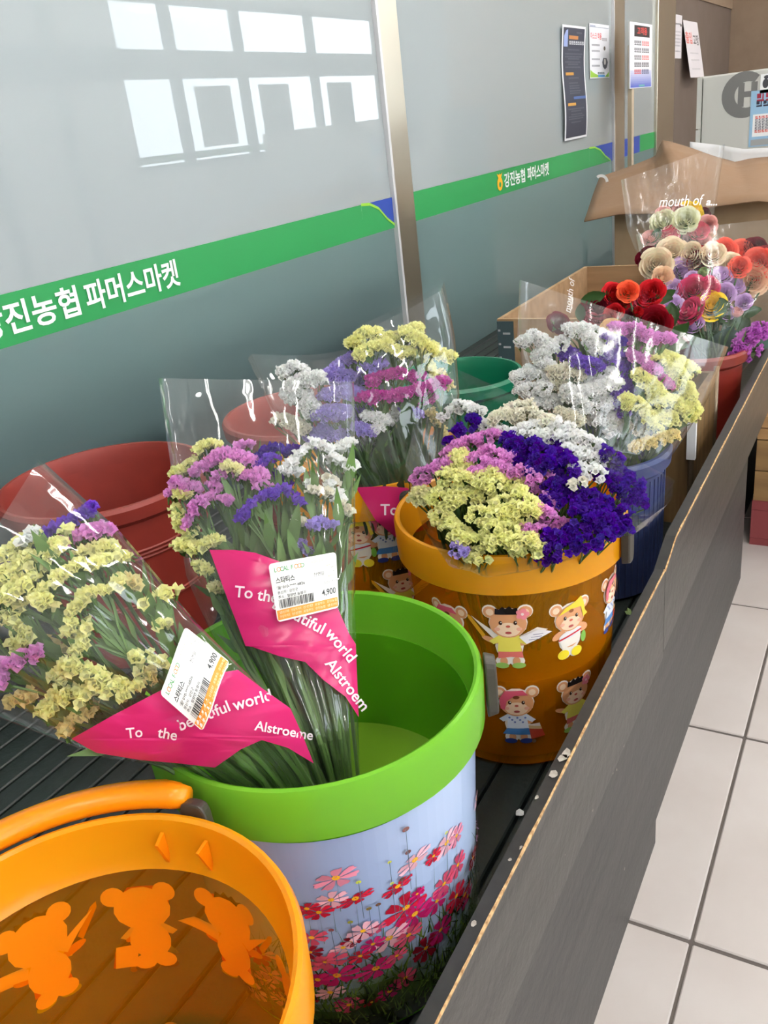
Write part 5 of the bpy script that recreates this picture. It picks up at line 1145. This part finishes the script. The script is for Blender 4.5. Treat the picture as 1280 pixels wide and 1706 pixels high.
# sign board on a pole
sg = empty('sign_stand', (.16, 5.02, 0), 'white and blue notice sign on a beige pole before the steel post', 'sign')
sx = .14; a = onx(1048, 36, sx); b = onx(1085, 38, sx); c = onx(1048, 148, sx)
P = Print(); P.rect(0, 0, 1, 1, lin(240, 240, 246), 2, 10); 
for k in range(8): P.rect(.02, .01 + k * .033, .98, .045 + k * .033, tuple(np.array(lin(84, 100, 190)) * (1 - k / 9) + np.array(lin(226, 228, 242)) * (k / 9)), up=.1)
P.rect(.18, .79, .88, .96, lin(40, 34, 36)); P.text('고객용', .3, .835, .12, lin(206, 60, 52), width=.46, bold=.03)
for z_, c1, c2 in ((.66, (90, 90, 96), (224, 120, 120)), (.55, (96, 96, 102), (96, 96, 102)), (.44, (120, 116, 120), (226, 120, 116)), (.33, (96, 96, 102), (96, 96, 102)), (.22, (222, 110, 120), (100, 100, 140))):
    blocks(P, .18, .5, z_, .07, lin(*c1), 4); blocks(P, .52, .86, z_, .07, lin(*c2), 4)
P.rect(.4, .02, .66, .05, lin(90, 170, 170))
o = P.build('sign_face', lambda x_, y_, l: (sx + .0065 + .00006 * l, a[1] + (b[1] - a[1]) * x_, c[2] + (a[2] - c[2]) * y_), sg)
MB().box((sx, a[1], c[2]), (sx + .006, b[1], a[2])).build('sign_board', MATS['paper'], sg)
pyc = onx(1055, 200, sx)[1]; MB().box((sx - .022, pyc - .022, .02), (sx - .001, pyc + .022, a[2] - .1)).build('pole', MATS['pole_beige'], sg); MB().lathe([(0, .02), (.13, .018), (.14, 0), (0, 0)], (sx - .01, pyc, 0), 32).build('base', MATS['dark_clip'], sg)
# papers on the brown wall
for TLp, TRp, BLp, red, lab in (((1118, 22), (1137, 25), (1117, 97), False, 'white printed sheet taped next to the steel post on the brown wall'), ((1138, 33), (1162, 36), (1142, 131), True, 'white sheet with red lettering hanging loose on the brown wall')):
    def fn(P, red=red):
        P.rect(0, 0, 1, 1, lin(226, 220, 224), 2, 4)
        if red:
            P.text('출입', .02, .62, .22, lin(220, 110, 100), width=.45, bold=.02); P.text('고장', .52, .6, .2, lin(70, 66, 70), width=.42, bold=.02)
            for z_ in (.42, .3, .14): blocks(P, .2, .8, z_, .025, lin(190, 186, 190), 8)
        else:
            for z_ in (.78, .6, .52, .44, .36, .28, .15): blocks(P, .1, .9, z_, .03, lin(170, 166, 172), 9)
            P.ell(.9, .77, .06, .03, lin(60, 56, 60))
    a, b, c = onx(*TLp, .004), onx(*TRp, .004), onx(*BLp, .004); P = Print(); fn(P)
    tag(P.build('paper_notice', lambda x_, y_, l, a=a, b=b, c=c, red=red: (.004 + .0001 * l + (.06 * (1 - y_) if red else 0), a[1] + (b[1] - a[1]) * x_, c[2] + (a[2] - c[2]) * y_)), lab, 'notice')
# wooden boxes on a red pallet past the end of the lower board
pr = empty('red_pallet', (1.6, 2.75, 0), 'dull red pallet on the floor beyond the platform end', 'pallet')
for k in range(4): o = MB().box((1.135, 2.30 + k * .27, .105), (2.05, 2.50 + k * .27, .13)).build('deck_plank', MATS['pallet_red'], pr); MB().box((1.135, 2.30 + k * .27, 0.0), (2.05, 2.50 + k * .27, .02)).build('bottom_plank', MATS['pallet_red'], pr)
for xx in (1.135, 1.56, 1.95): MB().box((xx, 2.30, .021), (xx + .10, 3.31, .104)).build('bearer', MATS['pallet_red'], pr)
def wcrate(z0, z1, m, label):
    e = empty('wooden_crate', (1.6, 2.75, z0), label, 'crate')
    x0, x1, y0, y1 = 1.137, 1.70, 2.305, 2.95
    h = (z1 - z0) / 2
    for k in range(2):
        za, zb = z0 + k * h, z0 + (k + 1) * h - .003
        for A_, B_ in (((x0, y0, za), (x1, y0 + .014, zb)), ((x0, y1 - .014, za), (x1, y1, zb)), ((x0, y0 + .015, za), (x0 + .014, y1 - .015, zb)), ((x1 - .014, y0 + .015, za), (x1, y1 - .015, zb))): MB().box(A_, B_).build('plank', m, e)
    MB().box((x0 + .015, y0 + .015, z0), (x1 - .015, y1 - .015, z0 + .01)).build('bottom_board', m, e)
wcrate(.131, .305, MATS['crate_brown'], 'brown wooden crate resting on the red pallet, lower of two')
wcrate(.3055, .370, MATS['crate_tan'], 'shallow light tan wooden crate stacked on the brown crate')

# ------------------------------------------------------------------ litter on the slats
def scrap(name, px, py, s, m, label, cat, lift=.001, n=7):
    c = onz(px, py, DZ + lift); pts = []
    for i in range(n):
        a = 2 * math.pi * i / n; rr = s * rng.uniform(.5, 1.1); pts.append((c[0] + rr * math.cos(a), c[1] + rr * math.sin(a) * .7, DZ + lift + abs(rng.normal(0, .003))))
    pts.append((c[0], c[1], DZ + lift + .004)); o = MB().add(pts, [(i, (i + 1) % n, n) for i in range(n)]).build(name, MATS[m], None); solid(o, .0006); return tag(o, label, cat)
scrap('paper_scrap', 866, 1357, .009, 'paper', 'torn white paper scrap lying on the slats by the board edge', 'scrap')
mat('fallen_petal', lin(214, 176, 222), rough=.7)
fp = empty('fallen_floret', onz(790, 1388, DZ), 'fallen pale lilac floret lying on the black slats', 'petal')
c = onz(790, 1388, DZ + .004)
for k in range(5):
    p = c + np.array([rng.normal(0, .005), rng.normal(0, .006), abs(rng.normal(0, .002))]); tv, tf, tpp = TPL[k]; M_ = frame(unit(rng.normal(0, .5, 3) + [0, 0, .8])); MB().add((tv * [1, 1, .5]) @ M_.T + p, tf).build('petal', MATS['fallen_petal'], fp)
scrap('leaf_scrap', 1046, 1022, .006, 'sepal_green', 'tiny green leaf scrap caught at the board edge', 'scrap', lift=.12)
